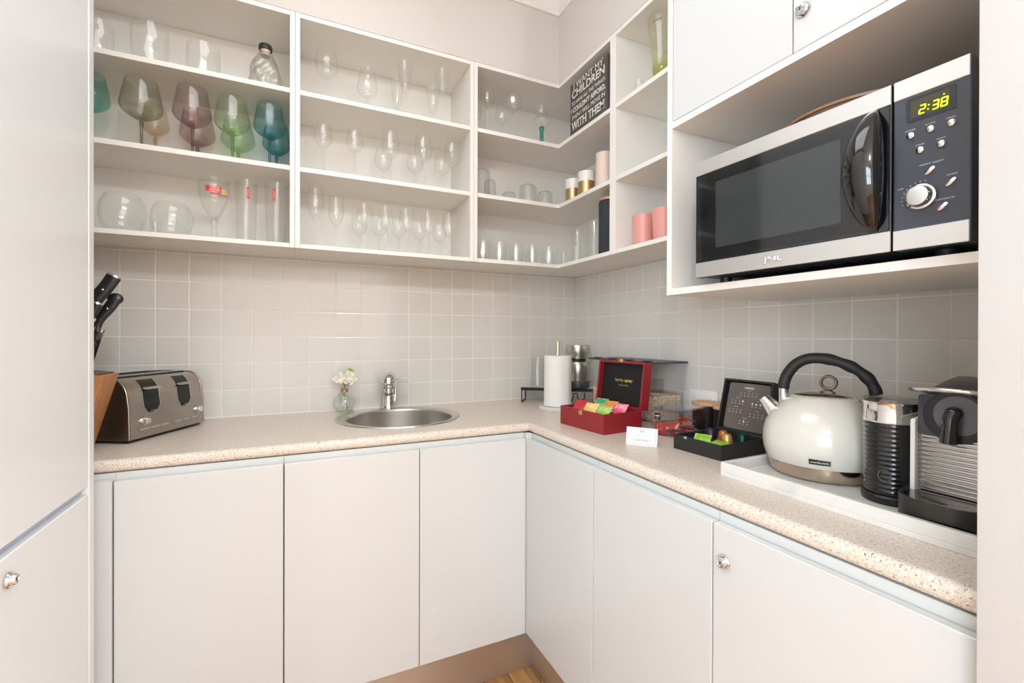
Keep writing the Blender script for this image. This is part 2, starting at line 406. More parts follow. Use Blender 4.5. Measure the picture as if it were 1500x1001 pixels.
# ------------------------------------------------------------------ base cabinets
def lock_mesh(name, parent, loc, rot):
    l = MB().lathe([(0, 0), (0.0125, 0), (0.0135, 0.003), (0.012, 0.006), (0.0095, 0.006), (0.0095, 0.010), (0.0082, 0.0125), (0.0060, 0.0128), (0.0055, 0.0118), (0, 0.0118)], 32).build(name, CHROME, parent, loc, rot)
    MB().box(-0.0008, 0.0008, -0.003, 0.003, 0.0116, 0.0124).build('keyhole', BLACKP, l)
    return l
def base_unit(label, x0, x1, side='back', lock=None, splits=()):
    """front along local x, local -y outwards; origin at the left floor corner of the door front"""
    w = abs(x1-x0)
    if side == 'back': t = thing('base_cabinet', label, 'cabinet', (x0, -0.58, 0), 0, 'white base cabinets under the worktop')
    else: t = thing('base_cabinet', label, 'cabinet', (-0.58, x0, 0), -pi/2, 'white base cabinets under the worktop')
    b = MB(); b.box(0.001, 0.017, 0.0365, 0.57, 0.160, 0.866).box(w-0.017, w-0.001, 0.0365, 0.57, 0.160, 0.866)
    b.box(0.017, w-0.017, 0.0365, 0.57, 0.160, 0.176).box(0.017, w-0.017, 0.562, 0.57, 0.176, 0.866)
    b.build('carcass', SHELF, t, smooth=0)
    MB().box(0.0, w, 0.0205, 0.036, 0.165, 0.8665).build('face_frame', RAIL, t, smooth=0)
    xs = [0]+list(splits)+[w]
    for a, c in zip(xs, xs[1:]):
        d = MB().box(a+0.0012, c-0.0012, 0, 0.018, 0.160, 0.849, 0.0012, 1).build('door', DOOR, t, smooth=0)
    if lock: lock_mesh('lock', d, (lock, 0, 0.783), FRONT)
    return t
base_unit('single-door white base cabinet at the left end, below the toaster', -1.722, -1.347)
base_unit('two-door white base cabinet under the round sink, ending at the inner corner', -1.346, -0.582, splits=(0.385,))
base_unit('narrow white base cabinet without a lock in the right run, starting at the inner corner', -0.581, -0.978, 'right')
base_unit('white base cabinet without a lock in the right run, below the black box of capsules', -0.979, -1.374, 'right')
base_unit('white base cabinet with a round lock, nearest the right end of the run', -1.375, -1.762, 'right', lock=0.027)
tag(MB().box(-1.768, -1.7235, -0.585, -0.562, 0.160, 0.853, 0.001, 1).build('filler_strip', DOOR, smooth=0), 'narrow white filler strip between the tall cabinet and the first base cabinet door', 'filler strip')

struct(MB().box(-0.5815, -0.5600, -0.5805, -0.5600, 0.158, 0.8665).build('trim_3', RAIL, smooth=0))
struct(MB().box(-1.768, -1.7225, -0.5595, -0.544, 0.80, 0.8665).build('trim_2', RAIL, smooth=0))
DOOR_LIT = mat('door_white_lit', (238, 239, 240), 0.3, coat=0.15, tint=(2, 0.008))  # door white lightened in colour, standing in for light missing on this cabinet
# tall cabinet on the left
t = thing('tall_cabinet', 'tall white cabinet with a locked lower door, at the left edge of the picture', 'cabinet', (-1.745, -0.622, 0))
MB().box(-0.45, -0.019, -1.17, -0.001, 0.10, 2.45).build('carcass', SHELF, t, smooth=0)
MB().box(-0.019, 0.0, -0.016, 0.0, 0.05, 2.45, 0.001, 1).build('side_panel', DOOR_LIT, t, smooth=0)
MB().box(-0.0185, 0.002, -0.034, -0.018, 0.05, 2.45, 0.0012, 1).build('frame_stile', DOOR_LIT, t, smooth=0)
MB().box(-0.019, -0.013, -1.16, -0.034, 0.84, 0.875).build('finger_channel', mat('channel_aluminium', (196, 204, 222), 0.3, 0.3), t, smooth=0)
d = MB().box(-0.0185, 0.001, -1.16, -0.0355, 0.10, 0.848, 0.0015, 1).build('lower_door', DOOR_LIT, t, smooth=0)
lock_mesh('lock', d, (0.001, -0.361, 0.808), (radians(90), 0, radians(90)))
MB().box(-0.0185, 0.001, -1.16, -0.0355, 0.866, 2.44, 0.0015, 1).build('upper_door', DOOR_LIT, t, smooth=0)

# ------------------------------------------------------------------ worktop
SINK = Vector((-0.958, -0.239)); SR = 0.2325
def worktop():
    FR = 0.565; r = 0.014; zb = 0.868
    bm = bmesh.new(); E = FR-r
    out = [(-2.19, -0.002), (-2.19, -E), (-E, -E), (-E, -1.763), (-0.002, -1.763), (-0.002, -0.002)]
    def loop(pts, z):
        vs = [bm.verts.new((x, y, z)) for x, y in pts]; es = [bm.edges.new((vs[i], vs[(i+1) % len(vs)])) for i in range(len(vs))]; return vs, es
    hole = [(SINK.x+(SR-0.012)*cos(2*pi*i/72), SINK.y+(SR-0.012)*sin(2*pi*i/72)) for i in range(72)]
    v1, e1 = loop(out, ZT); v2, e2 = loop(hole, ZT)
    bmesh.ops.triangle_fill(bm, use_beauty=True, edges=e1+e2)
    v3, e3 = loop(hole, zb); v4, e4 = loop(out, zb)
    bmesh.ops.triangle_fill(bm, use_beauty=True, edges=e3+e4)
    for i in range(72): bm.faces.new((v2[i], v2[(i+1) % 72], v3[(i+1) % 72], v3[i]))
    for i in (2, 3, 4, 5):
        if i in (2,): continue
        bm.faces.new((v1[i], v1[(i+1) % 6], v4[(i+1) % 6], v4[i]))
    bm.faces.new((v1[0], v1[1], v4[1], v4[0]))
    prof = [(0, ZT)]+[(r*sin(pi/2*k/6), ZT-r+r*cos(pi/2*k/6)) for k in range(1, 7)]+[(r*sin(pi/2+pi/2*k/6), zb+r+r*cos(pi/2+pi/2*k/6)) for k in range(0, 7)]
    rings = []
    for (x, y, nx, ny) in ((-2.19, -E, 0, -1), (-E, -E, -1, -1), (-E, -1.763, -1, 0)):
        rings.append([bm.verts.new((x+nx*o_, y+ny*o_, z)) for o_, z in prof])
    for a, c in zip(rings, rings[1:]):
        for i in range(len(prof)-1): bm.faces.new((a[i], a[i+1], c[i+1], c[i]))
    bm.faces.new(rings[0]); bm.faces.new(rings[-1])
    bmesh.ops.remove_doubles(bm, verts=bm.verts, dist=1e-5); bmesh.ops.recalc_face_normals(bm, faces=bm.faces)
    b = MB(); b.bm.free(); b.bm = bm
    return b.build('worktop', STONE, smooth=30)
tag(worktop(), 'cream speckled laminate worktop with a rounded front edge running round the corner', 'worktop')

# ------------------------------------------------------------------ sink and tap
t = thing('sink', 'round stainless steel sink set into the cream worktop', 'sink', (SINK.x, SINK.y, ZT))
bc = Vector((-0.001, -0.033)); bowl_r = 0.1925
def rimfn(u, v):
    a = 2*pi*u
    outer = Vector((SR*cos(a), SR*sin(a), 0.0006)); inner = Vector((bc.x+bowl_r*cos(a), bc.y+bowl_r*sin(a), 0.001))
    k = [0, 0.03, 0.10, 0.9, 0.96, 1.0][int(round(v*5))]; z = [0.0003, 0.0025, 0.0035, 0.0035, 0.002, -0.003][int(round(v*5))]
    p = outer.lerp(inner, k); p.z = z; return p
MB().grid(rimfn, 96, 6, True).build('rim', SINKST, t)
pf = [(bowl_r, -0.003), (bowl_r-0.001, -0.02), (bowl_r-0.004, -0.12), (bowl_r-0.012, -0.140), (bowl_r-0.035, -0.153), (0.10, -0.157), (0.028, -0.160), (0.0, -0.160)]
MB().lathe(pf, 96).build('basin', SINKST, t, (bc.x, bc.y, 0))
MB().lathe([(0, -0.1595), (0.02, -0.159), (0.033, -0.1575), (0.036, -0.156), (0.033, -0.1555), (0.02, -0.157), (0, -0.158)], 40).build('drain', CHROME, t, (bc.x, bc.y, 0.0))

t = thing('tap', 'chrome mixer tap with an egg-shaped spray head on the sink rim', 'tap', (-0.961, -0.042, ZT+0.0035), radians(-10))
MB().lathe([(0, 0), (0.0285, 0), (0.0290, 0.004), (0.0265, 0.009), (0.0245, 0.016), (0.0235, 0.045), (0.0225, 0.058), (0.019, 0.064), (0, 0.066)], 40).build('body', CHROME, t)
MB().tube([(0, 0.0, 0.045), (0, -0.010, 0.075), (0, -0.025, 0.100), (0, -0.040, 0.120)], [0.0205, 0.0190, 0.0175, 0.017], 24).build('neck', CHROME, t)
MB().lathe([(0.0196, 0), (0.0204, 0.0015), (0.0196, 0.003)], 32).build('neck_ring', BLACKP, t, (0, -0.008, 0.066), (radians(22), 0, 0))
hd = MB().ball((0, -0.068, 0.126), (0.0300, 0.046, 0.0315), 36, Euler((radians(24), 0, 0))).build('spray_head', CHROME, t)
MB().lathe([(0.0, 0.0), (0.0205, 0), (0.0225, 0.004), (0.0215, 0.009), (0.017, 0.0095), (0.016, 0.006), (0, 0.006)], 36).build('nozzle_ring', CHROME, hd, (0, -0.084, 0.105), (radians(90+66), 0, 0))
MB().lathe([(0, 0.006), (0.0165, 0.006), (0.0165, 0.0085), (0, 0.0088)], 32).build('nozzle', mat('nozzle_dark', (40, 40, 38), 0.5), hd, (0, -0.084, 0.105), (radians(90+66), 0, 0))
lv = MB().tube([(0.026, 0.002, 0.030), (0.029, 0.003, 0.070), (0.0300, 0.004, 0.104), (0.033, 0.004, 0.121), (0.044, 0.001, 0.1265), (0.072, -0.004, 0.129), (0.086, -0.006, 0.131)], [0.0075, 0.0065, 0.0048, 0.0038, 0.0036, 0.0036, 0.0048], 14, flat=0.8)
lv.build('lever', CHROME, t)

# ------------------------------------------------------------------ shelving
SZ = (1.530, 1.798, 2.065)
SF = -0.2575
def shelf_unit(label, x0, x1, y=SF):
    t = thing('shelf_unit', label, 'shelving', (x0, 0, 0), 0, 'white open wall shelving')
    w = x1-x0
    for a in (0, w-0.0155): MB().box(a, a+0.0155, y, -0.001, 1.515, 2.332, 0.0006, 1).build('side_panel', SHELF, t, smooth=0)
    for z in SZ[1:]: MB().box(0.016, w-0.016, y+0.0004, -0.005, z-0.016, z, 0.0006, 1).build('shelf', SHELF, t, smooth=0)
    MB().box(0.016, w-0.016, y+0.0004, -0.005, 1.515, 1.530, 0.0006, 1).build('bottom_panel', SHELF, t, smooth=0)
    MB().box(0.016, w-0.016, y+0.0004, -0.005, 2.316, 2.332, 0.0006, 1).build('top_panel', SHELF, t, smooth=0)
    MB().box(0.016, w-0.016, -0.0045, -0.001, 1.530, 2.316).build('back_panel', SHELF, t, smooth=0)
    return t
shelf_unit('white open shelf unit at the left, holding coloured wine glasses', -2.18, -1.3205)
shelf_unit('white open shelf unit in the middle of the back wall, full of clear stemware', -1.3195, -0.6605)
# corner unit
t = thing('shelf_unit', 'white open corner shelf unit with L-shaped shelves and the lettered sign', 'shelving', (0, 0, 0), 0, 'white open wall shelving')
MB().box(-0.6595, -0.644, SF, -0.001, 1.515, 2.332, 0.0006, 1).build('side_panel', SHELF, t, smooth=0)
MB().box(SF, -0.001, -0.6405, -0.624, 1.515, 2.332, 0.0006, 1).build('side_panel', SHELF, t, smooth=0)
Lp = [(-0.6435, -0.005), (-0.6435, SF), (SF, SF), (SF, -0.6235), (-0.005, -0.6235), (-0.005, -0.005)]
for z0, z1, nm in ((1.515, 1.530, 'bottom_panel'), (SZ[1]-0.016, SZ[1], 'shelf'), (SZ[2]-0.016, SZ[2], 'shelf'), (2.316, 2.332, 'top_panel')):
    MB().prism(Lp, z0, z1).build(nm, SHELF, t, smooth=0)
MB().box(-0.6435, -0.001, -0.0045, -0.001, 1.530, 2.316).build('back_panel', SHELF, t, smooth=0)
MB().box(-0.0045, -0.001, -0.6235, -0.005, 1.530, 2.316).build('back_panel', SHELF, t, smooth=0)
# right unit beside the microwave cabinet
t = thing('shelf_unit', 'narrow white open shelf unit beside the microwave cabinet, holding pink mugs', 'shelving', (0, 0, 0), 0, 'white open wall shelving')
for a, c in ((-0.6575, -0.6415), (-1.114, -1.098)): MB().box(SF, -0.001, a, c, 1.515, 2.332, 0.0006, 1).build('side_panel', SHELF, t, smooth=0)
for z0, z1, nm in ((1.515, 1.530, 'bottom_panel'), (SZ[1]-0.016, SZ[1], 'shelf'), (SZ[2]-0.016, SZ[2], 'shelf'), (2.316, 2.332, 'top_panel')):
    MB().box(SF+0.0004, -0.005, -1.0975, -0.658, z0, z1, 0.0006, 1).build(nm, SHELF, t, smooth=0)
MB().box(-0.0045, -0.001, -1.0975, -0.658, 1.530, 2.316).build('back_panel', SHELF, t, smooth=0)

# microwave cabinet
t = thing('microwave_cabinet', 'white wall cabinet with two doors above an open bay for the microwave', 'cabinet', (0, 0, 0))
MB().box(-0.450, -0.001, -1.131, -1.115, 1.317, 2.46, 0.0006, 1).build('side_panel', SHELF, t, smooth=0)
MB().box(-0.450, -0.001, -1.763, -1.747, 1.317, 2.46, 0.0006, 1).build('side_panel', SHELF, t, smooth=0)
MB().box(-0.450, -0.005, -1.7465, -1.1315, 1.317, 1.333, 0.0006, 1).build('bottom_panel', SHELF, t, smooth=0)
MB().box(-0.450, -0.005, -1.7465, -1.1315, 1.741, 1.757, 0.0006, 1).build('bay_top_panel', SHELF, t, smooth=0)
MB().box(-0.430, -0.005, -1.7465, -1.1315, 2.444, 2.46, 0.0006, 1).build('top_panel', SHELF, t, smooth=0)
MB().box(-0.005, -0.001, -1.7465, -1.1315, 1.333, 2.444).build('back_panel', SHELF, t, smooth=0)
MB().box(-0.449, -0.431, -1.4415, -1.1335, 1.759, 2.458, 0.0012, 1).build('door', DOOR, t, smooth=0)
d = MB().box(-0.449, -0.431, -1.7455, -1.4445, 1.759, 2.458, 0.0012, 1).build('door', DOOR, t, smooth=0)
lock_mesh('lock', d, (-0.449, -1.464, 1.830), (radians(90), 0, radians(-90)))
#@@NEXT
# ------------------------------------------------------------------ glassware
SHAPES = {
 'burgundy': [(0.00, 0.10), (0.03, 0.22), (0.09, 0.48), (0.17, 0.74), (0.25, 0.92), (0.32, 1.0), (0.38, 0.995), (0.55, 0.93), (0.78, 0.84), (1.0, 0.75)],
 'wine':     [(0.00, 0.10), (0.03, 0.28), (0.10, 0.55), (0.20, 0.80), (0.32, 0.96), (0.42, 1.0), (0.55, 0.98), (0.75, 0.90), (1.0, 0.78)],
 'flute':    [(0.00, 0.12), (0.04, 0.35), (0.14, 0.64), (0.30, 0.88), (0.46, 1.0), (0.62, 0.98), (0.82, 0.90), (1.0, 0.82)],
 'vee':      [(0.00, 0.16), (0.04, 0.40), (0.12, 0.52), (0.30, 0.64), (0.60, 0.82), (1.0, 1.0)],
 'coupe':    [(0.00, 0.14), (0.04, 0.50), (0.12, 0.82), (0.24, 0.98), (0.34, 1.0), (0.55, 0.88), (0.80, 0.74), (1.0, 0.70)],
 'brim':     [(0.00, 0.24), (0.05, 0.50), (0.14, 0.86), (0.24, 1.0), (0.32, 0.94), (0.42, 0.70), (0.60, 0.62), (0.82, 0.66), (1.0, 0.72)],
 'chalice':  [(0.00, 0.18), (0.05, 0.34), (0.16, 0.52), (0.34, 0.76), (0.52, 0.93), (0.68, 1.0), (0.85, 0.99), (1.0, 0.95)],
}
def smooth_prof(p, n=26):
    out = []
    for i in range(n+1):
        t = i/n
        for a, b in zip(p, p[1:]):
            if a[0] <= t <= b[0]+1e-9:
                k = (t-a[0])/(b[0]-a[0]); out.append((t, a[1]+(b[1]-a[1])*k)); break
    sm = [out[0]]
    for a, b, c in zip(out, out[1:], out[2:]): sm.append((b[0], (a[1]+2*b[1]+c[1])/4))
    return sm+[out[-1]]
def stemware(name, cat, label, loc, H, R, hb, shape, m=CLEAR, ms=CLEARS, group=None, footr=None, stemr=0.0036, seg=40):
    """bowl between hb and H, a drawn stem and a round foot"""
    t = thing(name, label, cat, loc, 0, group); th = 0.0011
    pf = smooth_prof(SHAPES[shape]); hh = H-hb
    outer = [(R*r, hh*z) for z, r in pf]; inner = [(max(0.0, r-th), z) for r, z in outer if z > 0.006]
    bowl = [(0, 0)]+outer+[(outer[-1][0]-th*0.5, hh+0.0004)]+inner[::-1]+[(0, inner[0][1])]
    MB().lathe(bowl, seg).build('bowl', m, t, (0, 0, hb), smooth=60)
    fr = footr or R*0.72
    st = [(0, hb+0.001), (R*SHAPES[shape][0][1]*0.9, hb), (stemr*1.5, hb-0.008), (stemr, hb-0.022), (stemr, 0.030), (stemr*1.2, 0.014), (stemr*2.4, 0.0055), (0, 0.0050)]
    if hb < 0.05: st = [(0, hb+0.001), (R*SHAPES[shape][0][1]*0.9, hb), (stemr, hb*0.7), (stemr*1.3, hb*0.4), (stemr*2.4, 0.0055), (0, 0.0050)]
    MB().lathe(st, 20).build('stem', ms, t, smooth=60)
    MB().lathe([(0, 0.0002), (fr*0.96, 0.0002), (fr, 0.0010), (fr*0.97, 0.0018), (fr*0.5, 0.0034), (stemr*2.4, 0.0050), (0, 0.0050)], seg).build('foot', ms, t, smooth=60)
    return t
def tumbler(name, cat, label, loc, H, R, group=None, m=CLEAR, r0=None, base=0.008, th=0.0016, seg=40, bulge=0.0, rotz=0):
    t = thing(name, label, cat, loc, rotz, group); r0 = r0 or R*0.86
    n = 14; outer = []
    for i in range(n+1):
        z = i/n; outer.append((r0+(R-r0)*z+bulge*R*sin(pi*z), H*z))
    inner = [(r-th, z) for r, z in outer if z > base]
    MB().lathe([(0, 0.0003), (r0*0.9, 0.0003)]+[(r, z+0.001) for r, z in outer[:1]]+outer[1:]+inner[::-1]+[(inner[0][0]*0.8, base), (0, base)], seg).build('glass_wall', m, t, smooth=60)
    return t

def colour_glass(nm, body, low, edge):
    return (thin_glass(nm+'_bowl', body, edge, low=low, zs=(0.0, 0.042)), thin_glass(nm+'_stem', tuple(int(c*0.80) for c in low), tuple(int(c*0.55) for c in edge)))
G_TEAL = colour_glass('teal_glass', (172, 226, 216), (104, 186, 172), (104, 168, 156))
G_OLIVE = colour_glass('olive_glass', (230, 229, 218), (140, 138, 120), (140, 140, 124))
G_AMBER = colour_glass('amber_glass', (246, 240, 230), (238, 198, 154), (212, 186, 158))
G_MAUVE = colour_glass('mauve_glass', (236, 224, 221), (166, 132, 134), (166, 142, 142))
G_GREEN = colour_glass('green_glass', (234, 244, 230), (172, 222, 142), (176, 206, 164))
G_BLUE = colour_glass('blue_glass', (192, 226, 230), (58, 142, 164), (80, 142, 156))
cgrp = 'coloured wine glasses on the left unit middle shelf'
MID = SZ[1]
for nm, lab, x, y, H, R, hb, g in (
    ('teal', 'teal-green wine glass half hidden at the left end of the coloured row', -1.905, -0.140, 0.232, 0.053, 0.112, G_TEAL),
    ('olive', 'smoky olive-grey wine glass standing in front of the small amber one', -1.765, -0.175, 0.226, 0.058, 0.098, G_OLIVE),
    ('amber', 'pale amber wine glass half hidden behind the olive-grey one', -1.752, -0.075, 0.196, 0.040, 0.089, G_AMBER),
    ('mauve', 'mauve wine glass standing in front of its twin', -1.628, -0.180, 0.232, 0.056, 0.100, G_MAUVE),
    ('mauve', 'mauve wine glass standing behind its twin', -1.633, -0.064, 0.210, 0.055, 0.078, G_MAUVE),
    ('green', 'pale green wine glass standing in front of its twin', -1.514, -0.180, 0.227, 0.055, 0.096, G_GREEN),
    ('green', 'pale green wine glass standing behind its twin', -1.508, -0.066, 0.203, 0.056, 0.080, G_GREEN),
    ('blue', 'blue-teal wine glass standing in front of its twin by the divider', -1.401, -0.180, 0.228, 0.052, 0.103, G_BLUE),
    ('blue', 'blue-teal wine glass at the back beside the divider, behind its twin', -1.383, -0.072, 0.212, 0.049, 0.086, G_BLUE)):
    stemware('wine_glass', 'wine glass', lab, (x, y, MID), H, R, hb, 'burgundy', g[0], g[1], cgrp, stemr=0.0042)

# clear stemware in the middle unit, row by row
TOP, LOW = SZ[2], SZ[0]
def row(specs, z, group):
    for name, cat, lab, x, y, H, R, hb, shp in specs:
        stemware(name, cat, lab, (x, y, z), H, R, hb, shp, group=group)
row([('wine_glass', 'wine glass', 'clear wine glass at the left end of the middle unit top shelf', -1.213, -0.16, 0.222, 0.041, 0.111, 'wine'),
     ('cocktail_glass', 'cocktail glass', 'clear short-stemmed round cocktail glass, second from left on the middle unit top shelf', -1.064, -0.15, 0.190, 0.040, 0.077, 'coupe'),
     ('flute_glass', 'flute glass', 'clear trumpet-shaped glass in front, right of the round cocktail glass', -0.926, -0.185, 0.228, 0.029, 0.113, 'vee'),
     ('flute_glass', 'flute glass', 'clear trumpet-shaped glass at the back, right of the round cocktail glass', -0.936, -0.085, 0.204, 0.029, 0.094, 'vee'),
     ('flute_glass', 'flute glass', 'clear trumpet-shaped glass in front at the right end of the top shelf', -0.771, -0.185, 0.236, 0.030, 0.129, 'vee'),
     ('flute_glass', 'flute glass', 'clear trumpet-shaped glass at the back at the right end of the top shelf', -0.784, -0.085, 0.214, 0.031, 0.104, 'vee')], TOP, 'clear glasses on the middle unit top shelf')
row([('wine_glass', 'wine glass', 'clear small wine glass at the left end of the middle unit middle shelf', -1.224, -0.165, 0.206, 0.031, 0.111, 'wine'),
     ('wine_glass', 'wine glass', 'clear small wine glass, second front one from left on the middle unit middle shelf', -1.113, -0.165, 0.206, 0.032, 0.115, 'wine'),
     ('wine_glass', 'wine glass', 'clear wine glass, third front one from left on the middle unit middle shelf', -0.981, -0.180, 0.224, 0.035, 0.104, 'wine'),
     ('wine_glass', 'wine glass', 'clear wine glass behind the third front one on the middle unit middle shelf', -0.992, -0.085, 0.182, 0.035, 0.088, 'wine'),
     ('wine_glass', 'wine glass', 'clear wine glass, fourth front one from left on the middle unit middle shelf', -0.850, -0.180, 0.228, 0.036, 0.112, 'wine'),
     ('wine_glass', 'wine glass', 'clear wine glass behind the fourth front one on the middle unit middle shelf', -0.862, -0.085, 0.186, 0.036, 0.100, 'wine'),
     ('wine_glass', 'wine glass', 'clear wine glass in front at the right end of the middle unit middle shelf', -0.728, -0.180, 0.228, 0.034, 0.112, 'wine'),
     ('wine_glass', 'wine glass', 'clear wine glass at the back at the right end of the middle unit middle shelf', -0.744, -0.085, 0.198, 0.034, 0.108, 'wine')], MID, 'clear wine glasses on the middle unit middle shelf')
specs = [('flute_glass', 'flute glass', 'clear tall champagne flute at the left end of the middle unit bottom shelf', -1.251, -0.175, 0.236, 0.029, 0.104, 'flute'),
         ('flute_glass', 'flute glass', 'clear champagne flute, second from left on the middle unit bottom shelf', -1.178, -0.150, 0.212, 0.029, 0.095, 'flute')]
ords = ['first', 'second', 'third', 'fourth', 'fifth']
for k, (x, x2) in enumerate(((-1.079, -1.086), (-0.999, -1.008), (-0.918, -0.930), (-0.829, -0.842), (-0.740, -0.755))):
    specs.append(('wine_glass', 'wine glass', 'clear small wine glass, %s in the front row right of the two flutes' % ords[k], x, -0.180, 0.186, 0.031, 0.100-0.002*k, 'wine'))
    specs.append(('wine_glass', 'wine glass', 'clear small wine glass, %s in the back row right of the two flutes' % ords[k], x2, -0.085, 0.166, 0.031, 0.085, 'wine'))
row(specs, LOW, 'clear glasses on the middle unit bottom shelf')

# corner unit, clear pieces
row([('wine_glass', 'wine glass', 'clear wine glass in front, beside the left panel of the corner unit top shelf', -0.572, -0.185, 0.212, 0.032, 0.126, 'wine'),
     ('wine_glass', 'wine glass', 'clear wine glass at the back, beside the left panel of the corner unit top shelf', -0.590, -0.080, 0.196, 0.034, 0.112, 'wine'),
     ('wine_glass', 'wine glass', 'clear wine glass in front, left of the green-stemmed glass', -0.449, -0.185, 0.224, 0.037, 0.135, 'wine'),
     ('wine_glass', 'wine glass', 'clear wine glass at the back, left of the green-stemmed glass', -0.456, -0.080, 0.204, 0.035, 0.122, 'wine')], TOP, 'clear glasses on the corner unit top shelf')
GS = thin_glass('green_stem_glass', (20, 132, 104), (6, 70, 52))
stemware('margarita_glass', 'cocktail glass', 'clear wide-brimmed cocktail glass with a thick emerald green stem', (-0.296, -0.170, TOP), 0.195, 0.042, 0.108, 'brim', CLEAR, GS, stemr=0.0085, footr=0.034)

# left unit: clear pieces on the top and bottom shelves
for x, R, H, lab in ((-1.878, 0.036, 0.125, 'clear round glass tumbler at the far left of the topmost shelf'),
                     (-1.748, 0.050, 0.150, 'large clear glass tumbler, second from left on the topmost left shelf'),
                     (-1.602, 0.048, 0.125, 'clear glass tumbler standing left of the lumpy decanter')):
    tumbler('glass_tumbler', 'tumbler', lab, (x, -0.15, TOP), H, R, 'clear tumblers on the left unit top shelf', r0=R*0.72, bulge=0.16)
# lumpy decanter with a dark stopper
t = thing('decanter', 'clear lumpy moulded glass decanter with a dark brown stopper cap', 'decanter', (-1.415, -0.160, TOP), radians(20))
def dec(u, v, inner=0):
    a = 2*pi*u; z = v*0.150
    base = 0.052 if v < 0.35 else 0.052*(1-((v-0.35)/0.65)**2*0.62)
    base *= min(1.0, 0.72+v*3.2)
    lump = 1+0.10*cos(4*a+v*9)*sin(pi*min(1, v*1.25))+0.06*cos(7*a-v*21)*sin(pi*min(1, v*1.2))
    r = base*lump-inner
    return Vector((r*cos(a), r*sin(a), z+(0.003 if inner else 0)))
b = MB().grid(lambda u, v: dec(u, v), 72, 34, True); b.grid(lambda u, v: dec(u, v, 0.003), 72, 34, True)
b.lathe([(0, 0), (0.036, 0.0005)], 72)
b.build('bottle', thin_glass('moulded_glass', (240, 243, 237), (96, 104, 96), 1.5), t, smooth=80)
MB().lathe([(0, 0.140), (0.0155, 0.140), (0.0165, 0.168), (0.0, 0.168)], 32).build('cork', mat('pinkish_cork', (226, 206, 188), 0.6), t)
MB().lathe([(0, 0.160), (0.021, 0.160), (0.022, 0.163), (0.022, 0.174), (0.020, 0.178), (0, 0.1785)], 40).build('stopper_cap', mat('dark_brown_cap', (52, 44, 34), 0.5), t)

for x, R, H, rt, lab in ((-1.819, 0.062, 0.130, 0.042, 'large clear balloon glass at the left end of the left unit bottom shelf'),
                     (-1.690, 0.060, 0.117, 0.044, 'wide clear stemless balloon glass, right of the larger one on the bottom left shelf')):
    t = thing('balloon_glass', lab, 'glass', (x, -0.150, LOW), 0, 'balloon glasses on the left unit bottom shelf')
    o_ = []
    for i in range(21):
        v = i/20; a = pi*(0.08+0.72*v); o_.append((R*sin(a) if i < 20 else rt, 0.0))
    o_ = [(R*sin(pi*(0.10+0.66*(i/20))), H*((1-cos(pi*(0.10+0.66*(i/20))))-(1-cos(pi*0.10)))/((1-cos(pi*0.76))-(1-cos(pi*0.10)))) for i in range(21)]
    inn = [(r-0.0012, z) for r, z in o_ if z > 0.004]
    MB().lathe([(0, 0.0003)]+o_+inn[::-1]+[(0, inn[0][1])], 48).build('bowl', CLEAR, t, smooth=60)
tumbler('shot_glass', 'small glass', 'tiny clear glass between and behind the two balloon glasses', (-1.757, -0.050, LOW), 0.075, 0.017, r0=0.014)
t = stemware('beer_chalice', 'beer glass', 'clear stemmed beer chalice with a red and gold printed label', (-1.569, -0.165, LOW), 0.212, 0.046, 0.078, 'chalice', stemr=0.008, footr=0.036)
RED = mat('label_red', (214, 62, 58), 0.5); LW = mat('label_white', (250, 240, 236), 0.5); GOLD = mat('label_gold', (206, 186, 120), 0.4)
def wrap(r, a0, a1, z0, z1, slant=0.0, n=16):
    return lambda u, v: Vector((r*sin(a0+(a1-a0)*u), -r*cos(a0+(a1-a0)*u), z0+(z1-z0)*v+slant*u))
def patch(name, m, parent, r, a0, a1, z0, z1, n=16):
    b = MB(); f = wrap(r, a0, a1, z0, z1); g = wrap(r-0.0004, a0, a1, z0, z1)
    b.grid(f, n, 2); b.grid(g, n, 2); return b.build(name, m, parent, smooth=60)
t.rotation_euler = (0, 0, radians(9))
# label lies on the glass just above the widest part of the bowl
lb = patch('label', RED, t, 0.0468, -0.55, 0.42, 0.160, 0.179)
patch('label_band', GOLD, t, 0.0467, 0.44, 0.86, 0.154, 0.172); patch('label_ribbon', mat('label_dusk_red', (190, 90, 96), 0.5), t, 0.0465, -0.25, 0.9, 0.150, 0.1575)
def wrap_text(s, parent, m, r, z, size, width):
    o = text(s, 'lettering', m, parent, (0, 0, 0), size, (0, 0, 0), width, 0.0002, 0.02)
    me = o.data
    for v in me.vertices:
        a = v.co.x/r; rr = r+v.co.z; zz = v.co.y+z; v.co = Vector((rr*sin(a), -rr*cos(a), zz))
    me.update(); return o
wrap_text('STELLA', lb, LW, 0.0470, 0.1738, 0.0078, 0.028)
wrap_text('ARTOIS', lb, LW, 0.0470, 0.1652, 0.0078, 0.031)
FROST = thin_glass('frosted_tall_glass', (250, 250, 248), (238, 240, 236), 0.5, 0.2, 0.08)
